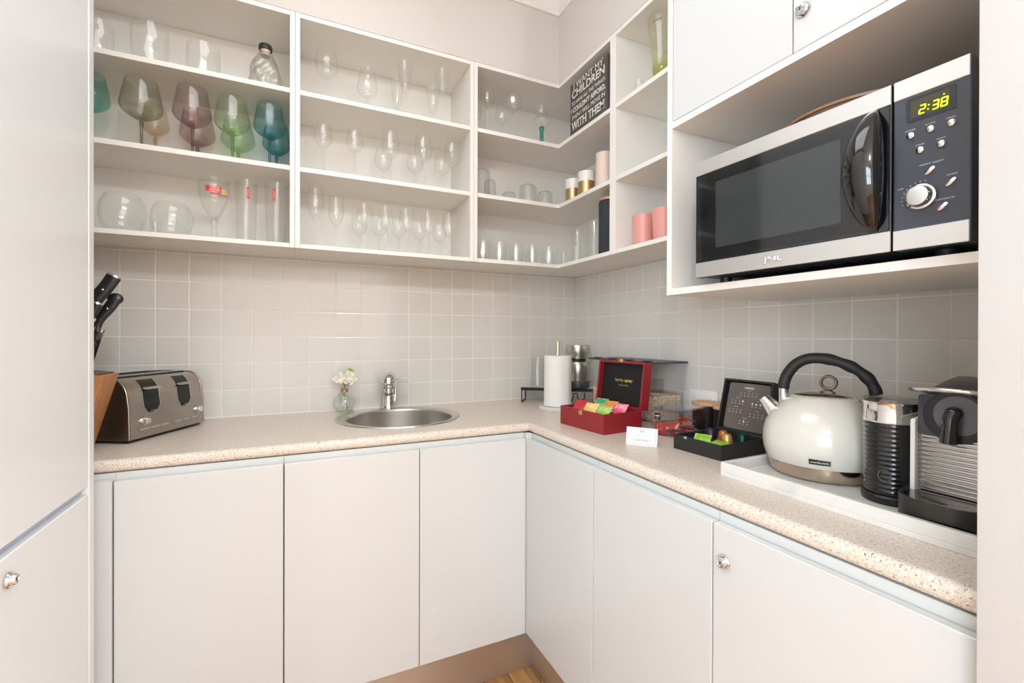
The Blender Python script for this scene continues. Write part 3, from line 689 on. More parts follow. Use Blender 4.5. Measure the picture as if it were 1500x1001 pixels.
for x, y, H, R, lab, a in ((-1.477, -0.135, 0.228, 0.036, 'tall straight frosted glass with a small red label, left one of the two', 0.05), (-1.381, -0.150, 0.226, 0.038, 'tall straight frosted glass with a small red label, beside the divider', -0.35)):
    t = tumbler('tall_glass', 'tall glass', lab, (x, y, LOW), H, R, 'frosted tall glasses on the left unit bottom shelf', FROST, r0=R*0.84)
    t.rotation_euler = (0, 0, radians(12))
    lb = patch('label', RED, t, R*0.985+0.0007, a-0.12, a+0.12, H*0.70, H*0.88, 6)
    tx = text('ITALIA', 'lettering', LW, lb, (0, 0, 0), 0.0055, (0, 0, 0), 0.026, 0.0002)
    for v in tx.data.vertices:
        xx, yy = v.co.x, v.co.y; rr = R*0.985+0.0012+v.co.z; aa = a-yy/rr; v.co = Vector((rr*sin(aa), -rr*cos(aa), H*0.79+xx))

# corner unit middle shelf: ribbed tumblers standing upside down
RIB = thin_glass('ribbed_glass', (242, 245, 244), (150, 160, 156), 1.0)
def ribbed(lab, x, y, H, R):
    t = thing('ribbed_tumbler', lab, 'tumbler', (x, y, MID), 0, 'ribbed tumblers upside down in the corner unit')
    def f(off):
        def g(u, v):
            a = 2*pi*u
            if v < 0.72: z = H*0.86*v/0.72; r = R*(1-0.06*v)
            else:
                k = (v-0.72)/0.28*pi/2; z = H*0.86+H*0.14*sin(k); r = R*0.957*(1-(1-cos(k))*0.98)
            r = r*(1+0.035*abs(sin(12*a)) * (1 if v < 0.8 else max(0, (1-v)/0.2)))-off
            return Vector((max(r, 0.0002)*cos(a), max(r, 0.0002)*sin(a), z-off if v > 0.3 else z))
        return g
    MB().grid(f(0), 96, 26, True).grid(f(0.0025), 96, 26, True).build('glass_wall', RIB, t, smooth=80)
ribbed('tall ribbed tumbler upside down beside the left panel of the corner unit', -0.588, -0.165, 0.140, 0.034)
ribbed('slimmer ribbed tumbler upside down, behind and right of the tall one', -0.520, -0.090, 0.126, 0.027)
ribbed('low ribbed tumbler upside down at the back of the corner shelf', -0.414, -0.070, 0.088, 0.032)
ribbed('wide ribbed tumbler upside down in the middle of the corner shelf', -0.352, -0.145, 0.110, 0.040)
ribbed('ribbed tumbler upside down, nearest the wall corner', -0.242, -0.105, 0.106, 0.036)

# corner unit bottom shelf: row of whisky tumblers
for k, (x, R) in enumerate(((-0.592, 0.034), (-0.515, 0.035), (-0.436, 0.035), (-0.356, 0.034), (-0.268, 0.037))):
    tumbler('whisky_tumbler', 'tumbler', 'clear thick-based whisky tumbler, %s from left in the front row of the corner shelf' % ords[k], (x, -0.195, LOW), 0.084, R, 'whisky tumblers on the corner bottom shelf', r0=R*0.9, base=0.014)
for k, x in enumerate((-0.560, -0.480, -0.396, -0.310, -0.225)):
    tumbler('whisky_tumbler', 'tumbler', 'clear whisky tumbler, %s from left in the back row of the corner shelf' % ords[k], (x, -0.105, LOW), 0.082, 0.034, 'whisky tumblers on the corner bottom shelf', r0=0.030, base=0.014)
tumbler('shot_glass', 'small glass', 'tiny clear shot glass at the right end of the whisky tumblers', (-0.205, -0.2165, LOW), 0.060, 0.013, r0=0.011)
for x, y, R, H, lab in ((-0.160, -0.262, 0.030, 0.165, 'clear straight cylinder vase left of the second one, inside the corner'), (-0.140, -0.362, 0.034, 0.176, 'clear straight cylinder vase beside the dark round speaker')):
    tumbler('cylinder_vase', 'vase', lab, (x, y, LOW), H, R, 'cylinder vases on the corner bottom shelf', r0=R*0.98, base=0.01, th=0.002)
t = thing('glass_bottle_stopper', 'small clear domed glass standing in front of the cylinder vases', 'small glass', (-0.205, -0.318, LOW))
MB().lathe([(0, 0.0), (0.017, 0.0), (0.018, 0.01), (0.017, 0.06), (0.013, 0.076), (0.006, 0.085), (0, 0.087)], 32).build('dome', CLEAR, t, smooth=60)
MB().ball((0, 0, 0.089), 0.006, 16).build('knob', CLEARS, t)
t = thing('round_speaker', 'dark charcoal fabric cylinder speaker with a copper rim, beside the divider', 'speaker', (-0.196, -0.552, LOW))
SPK = mat('speaker_fabric', (50, 54, 58), 0.85); n_ = SPK.node_tree
vv = n_.nodes.new('ShaderNodeTexVoronoi'); vv.inputs['Scale'].default_value = 420; bb_ = n_.nodes.new('ShaderNodeBump'); bb_.inputs['Strength'].default_value = 0.8; bb_.inputs['Distance'].default_value = 0.001
tt_ = n_.nodes.new('ShaderNodeTexCoord'); n_.links.new(tt_.outputs['Object'], vv.inputs['Vector']); n_.links.new(vv.outputs['Distance'], bb_.inputs['Height']); n_.links.new(bb_.outputs[0], n_.nodes['Principled BSDF'].inputs['Normal'])
MB().lathe([(0, 0.0), (0.040, 0.0), (0.046, 0.004), (0.047, 0.012), (0.047, 0.205), (0.045, 0.212), (0, 0.212)], 56).build('body', SPK, t)
MB().lathe([(0.036, 0.2122), (0.0452, 0.2122), (0.0462, 0.217), (0.044, 0.221), (0.038, 0.221), (0.036, 0.218)], 56).build('rim', mat('copper_rim', (226, 172, 140), 0.35, 0.6), t)
MB().lathe([(0, 0.2122), (0.036, 0.2122), (0.036, 0.216), (0, 0.216)], 48).build('top_plate', mat('speaker_top', (60, 54, 50), 0.5), t)

# mugs on the corner unit middle shelf and the right unit
BRASS = mat('brass_band', (208, 182, 134), 0.28, 0.85); CER = mat('white_ceramic', (238, 234, 226), 0.25, coat=0.3); BLUSH = mat('blush_ceramic', (228, 206, 192), 0.45); PINK = mat('pink_ceramic', (226, 158, 148), 0.38)
def mug(name, cat, lab, loc, H, R, m, group, handle=None, rotz=0, r0=None, band=None, sq=1.0):
    t = thing(name, lab, cat, loc, rotz, group); r0 = r0 or R*0.9; th = 0.0035
    p = [(0, 0.0), (r0*0.8, 0.0), (r0*0.95, 0.002), (r0, 0.007)]+[(r0+(R-r0)*(i/8)**0.7, 0.007+(H-0.007)*i/8) for i in range(1, 9)]
    inner = [(r-th, z) for r, z in p[4:]]
    b = MB().lathe(p+[(R-th/2, H+0.001)]+inner[::-1]+[(r0*0.8, 0.008), (0, 0.007)], 48)
    if sq != 1.0: b.xf(Matrix.Diagonal((1, sq, 1, 1)))
    bo = b.build('body', m, t, smooth=50)
    if band: MB().lathe([(r0*0.97+0.0012, 0.004)]+[(r0+(R-r0)*(i/6*band)**0.7+0.0008, 0.006+(H*band-0.006)*i/6) for i in range(1, 7)], 48).build('brass_band', BRASS, t, smooth=50)
    if handle:
        hz, hw, hr = handle
        pts = [(r0*0.98+hw*sin(pi*i/12), 0, H*0.52-hz*cos(pi*i/12)) for i in range(13)]
        MB().tube(pts, hr, 12).build('handle', m, t)
    return t
mug('candle_cup', 'cup', 'white ceramic cup with a brass band, left one of the pair', (-0.205, -0.292, MID), 0.105, 0.033, CER, 'white cups with brass bands', band=0.60, r0=0.032)
mug('candle_cup', 'cup', 'white ceramic cup with a brass band, right one of the pair', (-0.205, -0.397, MID), 0.105, 0.036, CER, 'white cups with brass bands', band=0.60, r0=0.035)
mug('tall_cup', 'cup', 'tall blush pink cup beside the divider', (-0.190, -0.500, MID), 0.150, 0.034, BLUSH, 'blush cups', r0=0.033)
mug('tall_cup', 'cup', 'pale blush cup standing behind the taller one', (-0.110, -0.390, MID), 0.140, 0.033, BLUSH, 'blush cups', r0=0.032)
mug('pink_mug', 'mug', 'matte pink mug, leftmost of the three in the right shelf unit', (-0.185, -0.726, LOW), 0.115, 0.040, PINK, 'pink mugs in the right shelf unit', rotz=radians(200), r0=0.034)
mug('pink_mug', 'mug', 'matte pink mug, middle one of the three in the right shelf unit', (-0.180, -0.822, LOW), 0.115, 0.040, PINK, 'pink mugs in the right shelf unit', handle=(0.03, 0.022, 0.005), rotz=radians(60), r0=0.034)
mug('pink_mug', 'mug', 'matte pink mug, half hidden by the microwave cabinet', (-0.185, -0.918, LOW), 0.115, 0.040, PINK, 'pink mugs in the right shelf unit', handle=(0.03, 0.022, 0.005), rotz=radians(20), r0=0.034)
# vase with a chartreuse bottom
t = thing('footed_vase', 'tall clear glass vase with a yellow-green lower part on a clear foot', 'vase', (-0.170, -0.800, TOP), 0)
YG = thin_glass('chartreuse_glass', (250, 250, 232), (206, 208, 160), low=(212, 210, 100), zs=(0.02, 0.06))
o_ = [(0.022, 0.0), (0.030, 0.006), (0.033, 0.02), (0.034, 0.05), (0.038, 0.10), (0.045, 0.155), (0.051, 0.195)]
inn = [(r-0.0018, z+0.002) for r, z in o_]
MB().lathe([(0, 0)]+o_+inn[::-1]+[(0, 0.006)], 56).build('bowl', YG, t, (0, 0, 0.050), smooth=60)
MB().lathe([(0, 0.001), (0.034, 0.001), (0.035, 0.004), (0.024, 0.014), (0.017, 0.028), (0.020, 0.042), (0.024, 0.050), (0, 0.050)], 40).build('foot', CLEARS, t, smooth=60)
tx = text('LSA', 'lettering', mat('print_dark', (70, 66, 60), 0.6), t, (0, 0, 0), 0.010, (0, 0, 0), 0.030)
for v in tx.data.vertices:
    a = radians(-62)+v.co.x/0.050; v.co = Vector((0.0502*sin(a), -0.0502*cos(a), 0.218+v.co.y))
tumbler('shot_glass', 'small glass', 'small clear glass beside the yellow-green vase, next to the divider', (-0.175, -0.690, TOP), 0.085, 0.017, r0=0.014)
tumbler('glass_tumbler', 'tumbler', 'clear tumbler alone on the middle shelf of the right unit', (-0.180, -0.870, MID), 0.105, 0.034, r0=0.030)

# lettered sign
t = thing('lettered_sign', 'dark grey wooden sign with white lettering, on the corner unit top shelf', 'sign', (-0.250, -0.340, TOP), -pi/2)
MB().box(0, 0.256, 0.0, 0.015, 0.001, 0.222, 0.0008, 1).build('board', mat('sign_grey', (84, 79, 76), 0.6), t, smooth=0)
SW = mat('sign_lettering', (232, 228, 222), 0.6)
def serif_line(s, zc, h, width, bold, serif):
    o = text(s, 'lettering', SW, t, (0.128, -0.0006, zc), h*1.38, FRONT, width, 0.0004, bold)
    if serif:      # short bars close the stems at the top and foot of the capitals
        me = o.data; bm = bmesh.new(); bm.from_mesh(me); ys = [v.co.y for v in me.vertices]; y0, y1 = min(ys), max(ys); zt = max(v.co.z for v in me.vertices)
        for yy, sg in ((y0, 1), (y1, -1)):
            xs = sorted(set(round(v.co.x, 5) for v in me.vertices if abs(v.co.y-yy) < h*0.012))
            runs = []
            for x in xs:
                if runs and x-runs[-1][1] < h*0.26: runs[-1][1] = x
                else: runs.append([x, x])
            for a, b in runs:
                if b-a > h*0.34: continue
                e = h*0.10
                r = bmesh.ops.create_cube(bm, size=1)
                for v in r['verts']: v.co = Vector(((a+b)/2+v.co.x*((b-a)+2*e), yy+sg*h*0.035+v.co.y*h*0.075, zt/2+v.co.z*zt*1.02))
        bm.to_mesh(me); bm.free()
    return o
serif_line('I WANT MY', 0.2045, 0.025, 0.205, 0.000, True)
serif_line('CHILDREN', 0.1700, 0.033, 0.228, 0.020, True)
serif_line('TO HAVE ALL THE THINGS', 0.1335, 0.0155, 0.232, 0.0, False)
serif_line("I COULDN'T AFFORD,", 0.1040, 0.0205, 0.236, 0.03, False)
serif_line('THEN I WILL MOVE IN', 0.0745, 0.0175, 0.232, 0.0, True)
serif_line('WITH THEM', 0.0370, 0.0330, 0.228, 0.020, True)
# ------------------------------------------------------------------ microwave
MW0 = (-0.480, -1.237, 1.333)
t = thing('microwave_oven', 'stainless steel and black glass microwave oven in the open bay of the wall cabinet', 'microwave', MW0, -1.529)
SILV = mat('microwave_steel', (226, 226, 224), 0.30, 0.75)
MBODY = mat('microwave_case', (58, 60, 64), 0.45, 0.3); MPANEL = mat('microwave_panel', (62, 66, 76), 0.32, 0.0, coat=0.2)
MB().box(0.004, 0.467, 0.024, 0.360, 0.014, 0.276, 0.004).build('case', MBODY, t, smooth=0)
for x in (0.035, 0.425):
    for y in (0.06, 0.31): MB().lathe([(0, 0.0), (0.012, 0.0), (0.014, 0.014), (0, 0.014)], 24).build('foot', BLACKP, t, (x, y, 0))
dr = MB().box(0.0, 0.3775, 0.0, 0.0235, 0.0135, 0.2785, 0.002).build('door', BLACKP, t, smooth=0)
MB().box(0.0008, 0.3768, -0.0014, 0.001, 0.2470, 0.2782, 0.0008, 1).build('top_strip', SILV, dr, smooth=0)
MB().box(0.0008, 0.3768, -0.0014, 0.001, 0.0140, 0.0470, 0.0008, 1).build('bottom_strip', SILV, dr, smooth=0)
def rrect(x0, x1, z0, z1, r, n=6):
    p = []
    for cx, cz, a0 in ((x1-r, z0+r, -90), (x1-r, z1-r, 0), (x0+r, z1-r, 90), (x0+r, z0+r, 180)):
        for i in range(n+1):
            a = radians(a0+90*i/n); p.append((cx+r*cos(a), cz+r*sin(a)))
    return p
MB().prism(rrect(0.006, 0.374, 0.048, 0.2462, 0.004), -0.0008, 0.0006, 'xz').build('glass_front', mat('microwave_glass', (30, 34, 38), 0.05, coat=0.8), dr, smooth=0)
MB().prism(rrect(0.016, 0.372, 0.0525, 0.241, 0.010), -0.0013, -0.0006, 'xz').build('glass_edge_line', mat('microwave_glass_dark', (16, 19, 22), 0.04, coat=0.8), dr, smooth=0)
MB().prism(rrect(0.055, 0.305, 0.0745, 0.2200, 0.003), -0.0018, -0.0012, 'xz').build('window_mesh', mat('microwave_window', (56, 62, 64), 0.10, 0.2, coat=0.8), dr, smooth=0)
hb = MB()
def hfn(u, v):
    """tall bowed handle, thick in the middle and thin at both ends"""
    s = v; w = 0.029*sin(pi*min(max(s, 0.015), 0.985))**0.55; d = 0.044*sin(pi*s)**0.7
    a = 2*pi*u; z = 0.0495+0.198*s; cx = 0.3535-0.006*cos(pi*(s-0.5))
    return Vector((cx+w*cos(a), -0.002-d*0.5-(d*0.5)*sin(a), z))
hb.grid(hfn, 32, 30, True); hb.build('handle', BLACKG, dr)
cp = MB().box(0.3795, 0.471, 0.0, 0.0235, 0.0135, 0.2785, 0.002).build('control_panel', MPANEL, t, smooth=0)
MB().box(0.3800, 0.4695, -0.0014, 0.001, 0.2480, 0.2782, 0.0008, 1).build('top_strip', SILV, cp, smooth=0)
MB().box(0.3800, 0.4695, -0.0014, 0.001, 0.0140, 0.0450, 0.0008, 1).build('bottom_strip', SILV, cp, smooth=0)
MB().prism(rrect(0.3960, 0.4545, 0.2080, 0.2440, 0.003), -0.0010, 0.0005, 'xz').build('display_bezel', mat('display_bezel', (48, 50, 56), 0.2), cp, smooth=0)
dsp = MB().prism(rrect(0.4020, 0.4485, 0.2130, 0.2395, 0.0015), -0.0016, -0.0008, 'xz').build('display', mat('display_glass', (66, 62, 40), 0.2, emis=(70, 64, 30), emis_s=0.25), cp, smooth=0)
SEG = mat('display_digits', (210, 240, 30), 0.5, emis=(205, 238, 20), emis_s=1.6)
b = MB()
def seg7(b, x, z, w, h, on):
    th = 0.0017; sk = 0.10
    def bar(x0, x1, z0, z1):
        b.prism([(x0+(z0-z)*sk, z0), (x1+(z0-z)*sk, z0), (x1+(z1-z)*sk, z1), (x0+(z1-z)*sk, z1)], -0.0021, -0.0016, 'xz')
    if 'a' in on: bar(x+th*0.7, x+w-th*0.7, z+h-th, z+h)
    if 'g' in on: bar(x+th*0.7, x+w-th*0.7, z+h/2-th/2, z+h/2+th/2)
    if 'd' in on: bar(x+th*0.7, x+w-th*0.7, z, z+th)
    if 'f' in on: bar(x, x+th, z+h/2+0.0004, z+h-0.0006)
    if 'b' in on: bar(x+w-th, x+w, z+h/2+0.0004, z+h-0.0006)
    if 'e' in on: bar(x, x+th, z+0.0006, z+h/2-0.0004)
    if 'c' in on: bar(x+w-th, x+w, z+0.0006, z+h/2-0.0004)
seg7(b, 0.4115, 0.2155, 0.0082, 0.0135, 'abged'); seg7(b, 0.4270, 0.2155, 0.0082, 0.0135, 'abgcd'); seg7(b, 0.4370, 0.2155, 0.0082, 0.0135, 'abcdefg')
b.box(0.4222, 0.4238, -0.0021, -0.0016, 0.2185, 0.2202).box(0.4230, 0.4246, -0.0021, -0.0016, 0.2245, 0.2262).box(0.4405, 0.4420, -0.0021, -0.0016, 0.2325, 0.2342)
b.build('digits', SEG, dsp, smooth=0)
PR = mat('panel_print', (214, 216, 220), 0.5)
def ptext(s, x, z, w, h=0.0030): text(s, 'lettering', PR, cp, (x, -0.0003, z), h, FRONT, w, 0.0002)
for x, z, s, w in ((0.4024, 0.1875, 'POWER', 0.0125), (0.4262, 0.1885, 'CLOCK', 0.0125), (0.4501, 0.1880, 'GRILL', 0.0110), (0.4142, 0.1615, 'COMBI', 0.0105), (0.4388, 0.1620, 'CONV', 0.0105)):
    MB().lathe([(0, -0.002), (0.0052, -0.002), (0.0056, 0.0), (0.0050, 0.0022), (0.0030, 0.0036), (0, 0.0041)], 24).build('round_button', CHROME, cp, (x, -0.001, z), FRONT)
    ptext(s, x-0.001, z+0.0085, w)
for x, z, s, w in ((0.4257, 0.1268, 'WEIGHT ADJUST', 0.0290), (0.4498, 0.1028, 'START', 0.0125), (0.4408, 0.0695, 'STOP/CANCEL', 0.0240)):
    bb = MB().lathe([(0, -0.002), (0.0060, -0.002), (0.0066, 0.0), (0.0058, 0.0022), (0.0030, 0.0034), (0, 0.0038)], 24)
    bb.xf(Matrix.Rotation(radians(40), 4, 'Z') @ Matrix.Diagonal((1.25, 0.55, 1, 1)))
    bb.build('oval_button', CHROME, cp, (x, -0.001, z), FRONT); ptext(s, x+0.001, z+0.0112, w)
kn = MB().lathe([(0, 0), (0.0185, 0), (0.0195, 0.0015), (0.0185, 0.0035), (0.0160, 0.0045), (0.0152, 0.013), (0.0140, 0.0155), (0.010, 0.0165), (0, 0.0168)], 48).build('dial_knob', CHROME, cp, (0.4150, -0.001, 0.0905), FRONT)
b = MB()
for i in range(9):
    a = radians(78+i*15); b.lathe([(0, 0), (0.0007, 0), (0.0007, 0.0004), (0, 0.0004)], 8, Matrix.Translation((0.4150+0.0238*cos(a), -0.0002, 0.0905+0.0238*sin(a))) @ Matrix.Rotation(radians(90), 4, 'X'))
b.build('dial_marks', PR, cp, smooth=0)
ptext('AUTO', 0.3895, 0.1090, 0.0075, 0.0026)
text('JNL', 'lettering', mat('logo_silver', (232, 232, 230), 0.25, 0.6), dr, (0.1853, -0.0014, 0.0305), 0.0155, FRONT, 0.040, 0.0018, 0.03, 'raised silver brand lettering')
b = MB()
for i in range(9): b.box(0.060+i*0.03, 0.078+i*0.03, 0.05, 0.30, 0.0125, 0.0142)
b.build('base_vents', BLACKM, t, smooth=0)
# shallow wooden platter on top of the microwave
t = thing('wooden_platter', 'shallow round brown wooden platter lying on top of the microwave', 'platter', (-0.300, -1.488, MW0[2]+0.2765))
MB().lathe([(0, 0.0), (0.080, 0.0), (0.110, 0.007), (0.141, 0.022), (0.143, 0.026), (0.139, 0.027), (0.108, 0.013), (0.078, 0.006), (0, 0.005)], 72).build('dish', wood_mat('platter_wood', (176, 148, 128), (150, 122, 104), 0, 1.0, 0.4), t, smooth=60)
MB().lathe([(0.1405, 0.0215), (0.1438, 0.0215), (0.1444, 0.0262), (0.1405, 0.0275)], 72).build('rim_band', mat('platter_rim', (150, 108, 76), 0.45), t, smooth=60)

# ------------------------------------------------------------------ toaster
t = thing('toaster', 'brushed steel four-slice toaster with two black lever slots on the worktop', 'toaster', (-1.744, -0.381, ZT), 1.091)
TW, TD, TH = 0.298, 0.245, 0.187
TS = brushed('toaster_steel', (176, 168, 160), 0.26, 0, 0.06); TSD = brushed('toaster_side_steel', (150, 138, 128), 0.34, 1, 0.05)
prof = [(0.0, 0.010), (0.002, 0.100)]
for i in range(9):
    a = pi/2*i/8; prof.append((0.006+0.048*(1-cos(a)), 0.125+0.060*sin(a)))
prof += [(TD/2, TH)]
for i in range(8, -1, -1):
    a = pi/2*i/8; prof.append((TD-0.006-0.048*(1-cos(a)), 0.125+0.060*sin(a)))
prof += [(TD-0.002, 0.100), (TD, 0.010)]
def toffset(d): # shell profile pushed outwards by d
    out = []
    for i, (y, z) in enumerate(prof):
        a = Vector(prof[max(i-1, 0)]); c = Vector(prof[min(i+1, len(prof)-1)]); n = Vector((-(c-a).y, (c-a).x)).normalized(); out.append((y+n.x*d, z+n.y*d))
    return out
bd = MB().prism(prof, 0.006, TW-0.006, 'yz').build('shell', TS, t, smooth=30)
for a, c in ((0.0, 0.0062), (TW-0.0062, TW)): MB().prism(toffset(0.0022), a, c, 'yz', 0.0012, 1).build('end_cap', TSD, t, smooth=30)
MB().box(0.008, TW-0.008, 0.008, TD-0.008, 0.0035, 0.0105).build('base', BLACKM, t, smooth=0)
for x in (0.03, TW-0.03):
    for y in (0.03, TD-0.03): MB().lathe([(0, 0), (0.010, 0), (0.010, 0.004), (0, 0.004)], 16).build('foot', BLACKM, t, (x, y, 0))
def strip(x0, x1, z0, z1, d, rb=0.010):
    """a patch lying on the curved front between heights z0 and z1 (wrapping over the shoulder)"""
    o_ = toffset(d); pts = [(y, z) for y, z in o_[:13]]
    # resample along the profile between z0 and the end parameter
    dense = []
    for a, c in zip(pts, pts[1:]):
        for k in range(6): dense.append((a[0]+(c[0]-a[0])*k/6, a[1]+(c[1]-a[1])*k/6))
    sel = [q for q in dense if q[1] >= z0 and (q[1] <= z1 if q[0] < 0.03 or z1 < 0.17 else q[0] < 0.027)]
    n = len(sel)-1; w = x1-x0; b = MB(); L = [0]
    for a, c in zip(sel, sel[1:]): L.append(L[-1]+math.hypot(c[0]-a[0], c[1]-a[1]))
    tot = L[-1]
    def half(i):
        s = L[i]; e = s
        return w/2-rb+sqrt(max(0, rb*rb-(rb-min(e, rb))**2))
    return b.grid(lambda u, v: Vector(((x0+x1)/2+(u*2-1)*half(int(round(v*n))), sel[int(round(v*n))][0], sel[int(round(v*n))][1])), 6, n+1)
for x0, x1 in ((0.055, 0.113), (0.186, 0.240)):
    sl = strip(x0, x1, 0.074, 0.19, 0.0008, 0.012).build('lever_slot', mat('slot_black', (12, 13, 15), 0.22), t, smooth=60)
    strip(x0-0.0022, x1+0.0022, 0.0715, 0.19, 0.0004, 0.014).build('slot_rim', CHROME, t, smooth=60)
    MB().box(x0+0.005, x1-0.005, -0.006, 0.012, 0.1490, 0.1560, 0.0015).build('lever', mat('lever_grey', (170, 166, 160), 0.35, 0.5), t)
    MB().ball(((x0+x1)/2-0.006, -0.002, 0.084), 0.0045, 12).build('catch', mat('smoke_plastic', (70, 72, 72), 0.2), sl)
for x in (0.0555, 0.2715):
    MB().lathe([(0, 0), (0.0125, 0), (0.0125, 0.004), (0.0108, 0.005), (0.0104, 0.0105), (0.0090, 0.0125), (0, 0.0127)], 32).build('dial', CHROME, t, (x, 0.001, 0.0585), FRONT)
for x0, x1 in ((0.036, 0.147), (0.164, 0.272)):
    bp_ = MB().box(x0, x1, -0.0006, 0.002, 0.0300, 0.0385).build('button_strip', mat('button_strip', (150, 144, 138), 0.35, 0.7), t, smooth=0)
    for k in range(3): MB().box(x0+0.003+k*(x1-x0)/3, x0+(k+1)*(x1-x0)/3-0.003, -0.0022, 0.0, 0.0315, 0.0370, 0.0006, 1).build('button', mat('toaster_button', (188, 184, 178), 0.3, 0.6), bp_, smooth=0)
for y in (0.062, 0.102, 0.143, 0.183):
    MB().box(0.022, TW-0.022, y-0.009, y+0.009, TH-0.0035, TH+0.0006).build('bread_slot', BLACKM, t, smooth=0)
MB().box(0.012, TW-0.012, TD*0.30, TD*0.36, TH, TH+0.0018, 0.0006, 1).build('top_trim', CHROME, t, smooth=0)

# ------------------------------------------------------------------ knife block and knives
WB = wood_mat('block_wood', (198, 140, 90), (170, 112, 66), 2, 1.3, 0.45)
t = thing('knife_block', 'slanted orange-brown wooden knife block beside the toaster', 'knife block', (-1.815, -0.400, ZT))
# leaning side profile in xz; bottom right corner at the origin
blk = [(0.0, 0.0), (0.056, 0.206), (-0.066, 0.222), (-0.180, 0.0)]
MB().prism(blk, -0.115, 0.0, 'xz', 0.002, 2).build('block', WB, t, smooth=0)
MB().prism([(0.046, 0.2078), (0.0475, 0.2100), (-0.060, 0.2235), (-0.0605, 0.2215)], -0.106, -0.010, 'xz').build('slot_plate', mat('slot_plate', (96, 88, 80), 0.6), t, smooth=0)
b = MB()
for k in range(3): b.prism([(-0.056-0.02*k, 0.03), (-0.054-0.02*k, 0.03), (-0.008-0.02*k, 0.185), (-0.010-0.02*k, 0.185)], -0.1154, -0.1148, 'xz')
b.build('side_slots', BLACKM, t, smooth=0)
HND = mat('knife_handle', (24, 25, 28), 0.35, coat=0.2); BLD = brushed('knife_blade', (210, 210, 208), 0.18, 0, 0.02)
lean = Vector((0.27, 0, 0.963)).normalized(); nrm = Vector((lean.z, 0, -lean.x))
def knife(label, base, lift, L, wd, bladew, curve=0.0, cap=True, rivets=2):
    """base = where the blade enters the block, in world space; handle starts lift further up the leaning axis"""
    t = thing('kitchen_knife', label, 'knife', base, 0, 'black-handled knives in the block')
    def P(s, o=0.0): return lean*s+nrm*o
    if lift > 0.004:
        b = MB(); q = [P(0.0, -bladew*0.5), P(0.0, bladew*0.5), P(lift+0.004, bladew*0.5), P(lift+0.004, -bladew*0.5)]
        b.prism([(v.x, v.z) for v in q], -0.0011, 0.0011, 'xz'); b.build('blade', BLD, t, smooth=0)
        MB().prism([(v.x, v.z) for v in (P(lift-0.006, -wd*0.62), P(lift-0.006, wd*0.62), P(lift+0.006, wd*0.62), P(lift+0.006, -wd*0.62))], -0.0065, 0.0065, 'xz', 0.001, 1).build('bolster', BLD, t, smooth=0)
    n = 12; pts = []; rad = []
    for i in range(n+1):
        s = i/n; pts.append(P(lift+L*s, curve*(s**2)*0.6-0.003*sin(pi*s*2))); rad.append(wd*(0.50+0.10*sin(pi*s)+0.10*max(0, s-0.7)/0.3))
    h = MB().tube(pts, rad, 18, flat=0.62, flat_dir=(0, 1, 0)).build('handle', HND, t)
    if cap: MB().tube([pts[-1], pts[-1]+(pts[-1]-pts[-2]).normalized()*0.0045], [rad[-1]*0.99, rad[-1]*0.86], 18, flat=0.62, flat_dir=(0, 1, 0)).build('end_cap', CHROME, t)
    else: MB().ball(pts[-1], (rad[-1]*1.25, rad[-1]*0.62, rad[-1]*1.1), 18).build('pommel', HND, t)
    for k in range(rivets):
        q = pts[3+5*k]
        for sg in (-1, 1): MB().ball((q.x, q.y+sg*rad[3+5*k]*0.62, q.z), (0.0028, 0.0012, 0.0028), 10).build('rivet', CHROME, t)
    return t
bx, bz = -1.815, ZT
knife('kitchen knife standing highest in the block, with a silver end cap and two rivets', (bx-0.040, -0.436, bz+0.2200), 0.140, 0.125, 0.0290, 0.046, 0.040)
knife('kitchen knife with a hooked black handle end, right of the tallest one', (bx-0.020, -0.418, bz+0.2180), 0.112, 0.092, 0.0240, 0.040, 0.030, False)
knife('kitchen knife lower and nearer, silver end cap showing below the tallest one', (bx-0.036, -0.478, bz+0.2195), 0.085, 0.100, 0.0270, 0.036, 0.026, True, 0)
knife('small knife with a short black handle standing lowest in the block', (bx-0.010, -0.448, bz+0.2165), 0.0, 0.072, 0.0170, 0.02, 0.0, False, 0)
knife('knife half hidden behind the tall cabinet, curved black handle', (bx-0.080, -0.390, bz+0.2120), 0.105, 0.090, 0.0250, 0.03, 0.01, False, 1)

# ------------------------------------------------------------------ flower vase by the sink
t = thing('bud_vase', 'small round clear glass vase with a copper collar beside the sink', 'vase', (-1.138, -0.052, ZT))
R = 0.0435; o_ = [(R*sin(radians(a)), R*0.98-R*0.98*cos(radians(a))) for a in range(28, 166, 6)]
z0 = o_[0][1]; o_ = [(r, z-z0+0.0004) for r, z in o_]; top = o_[-1][1]
o_ += [(0.0118, top+0.006), (0.0118, top+0.020), (0.0130, top+0.024)]
MB().lathe([(0, 0.0003)]+o_+[(r-0.0014, z+0.001) for r, z in o_[::-1] if z > 0.002]+[(0, 0.003)], 48).build('glass_wall', thin_glass('vase_glass', (248, 252, 250), (176, 190, 186), 1.2), t, smooth=60)
MB().lathe([(0.0124, top+0.005), (0.0140, top+0.006), (0.0142, top+0.015), (0.0124, top+0.016)], 40).build('copper_collar', mat('copper_collar', (206, 140, 110), 0.3, 0.8), t)
MB().lathe([(0, 0.0032), (0.026, 0.0036), (0.033, 0.010), (0.038, 0.018), (0, 0.018)], 40).build('water', thin_glass('vase_water', (244, 246, 232), (206, 210, 180), 0.4), t, smooth=60)
t = thing('flower_sprig', 'white orchid sprig with a green bud standing in the round vase', 'flowers', (-1.138, -0.052, ZT))
STEM = mat('flower_stem', (92, 140, 62), 0.5); PET = mat('white_petal', (246, 240, 226), 0.55, tint=(30, 0.03)); BUD = mat('green_bud', (150, 190, 70), 0.5)
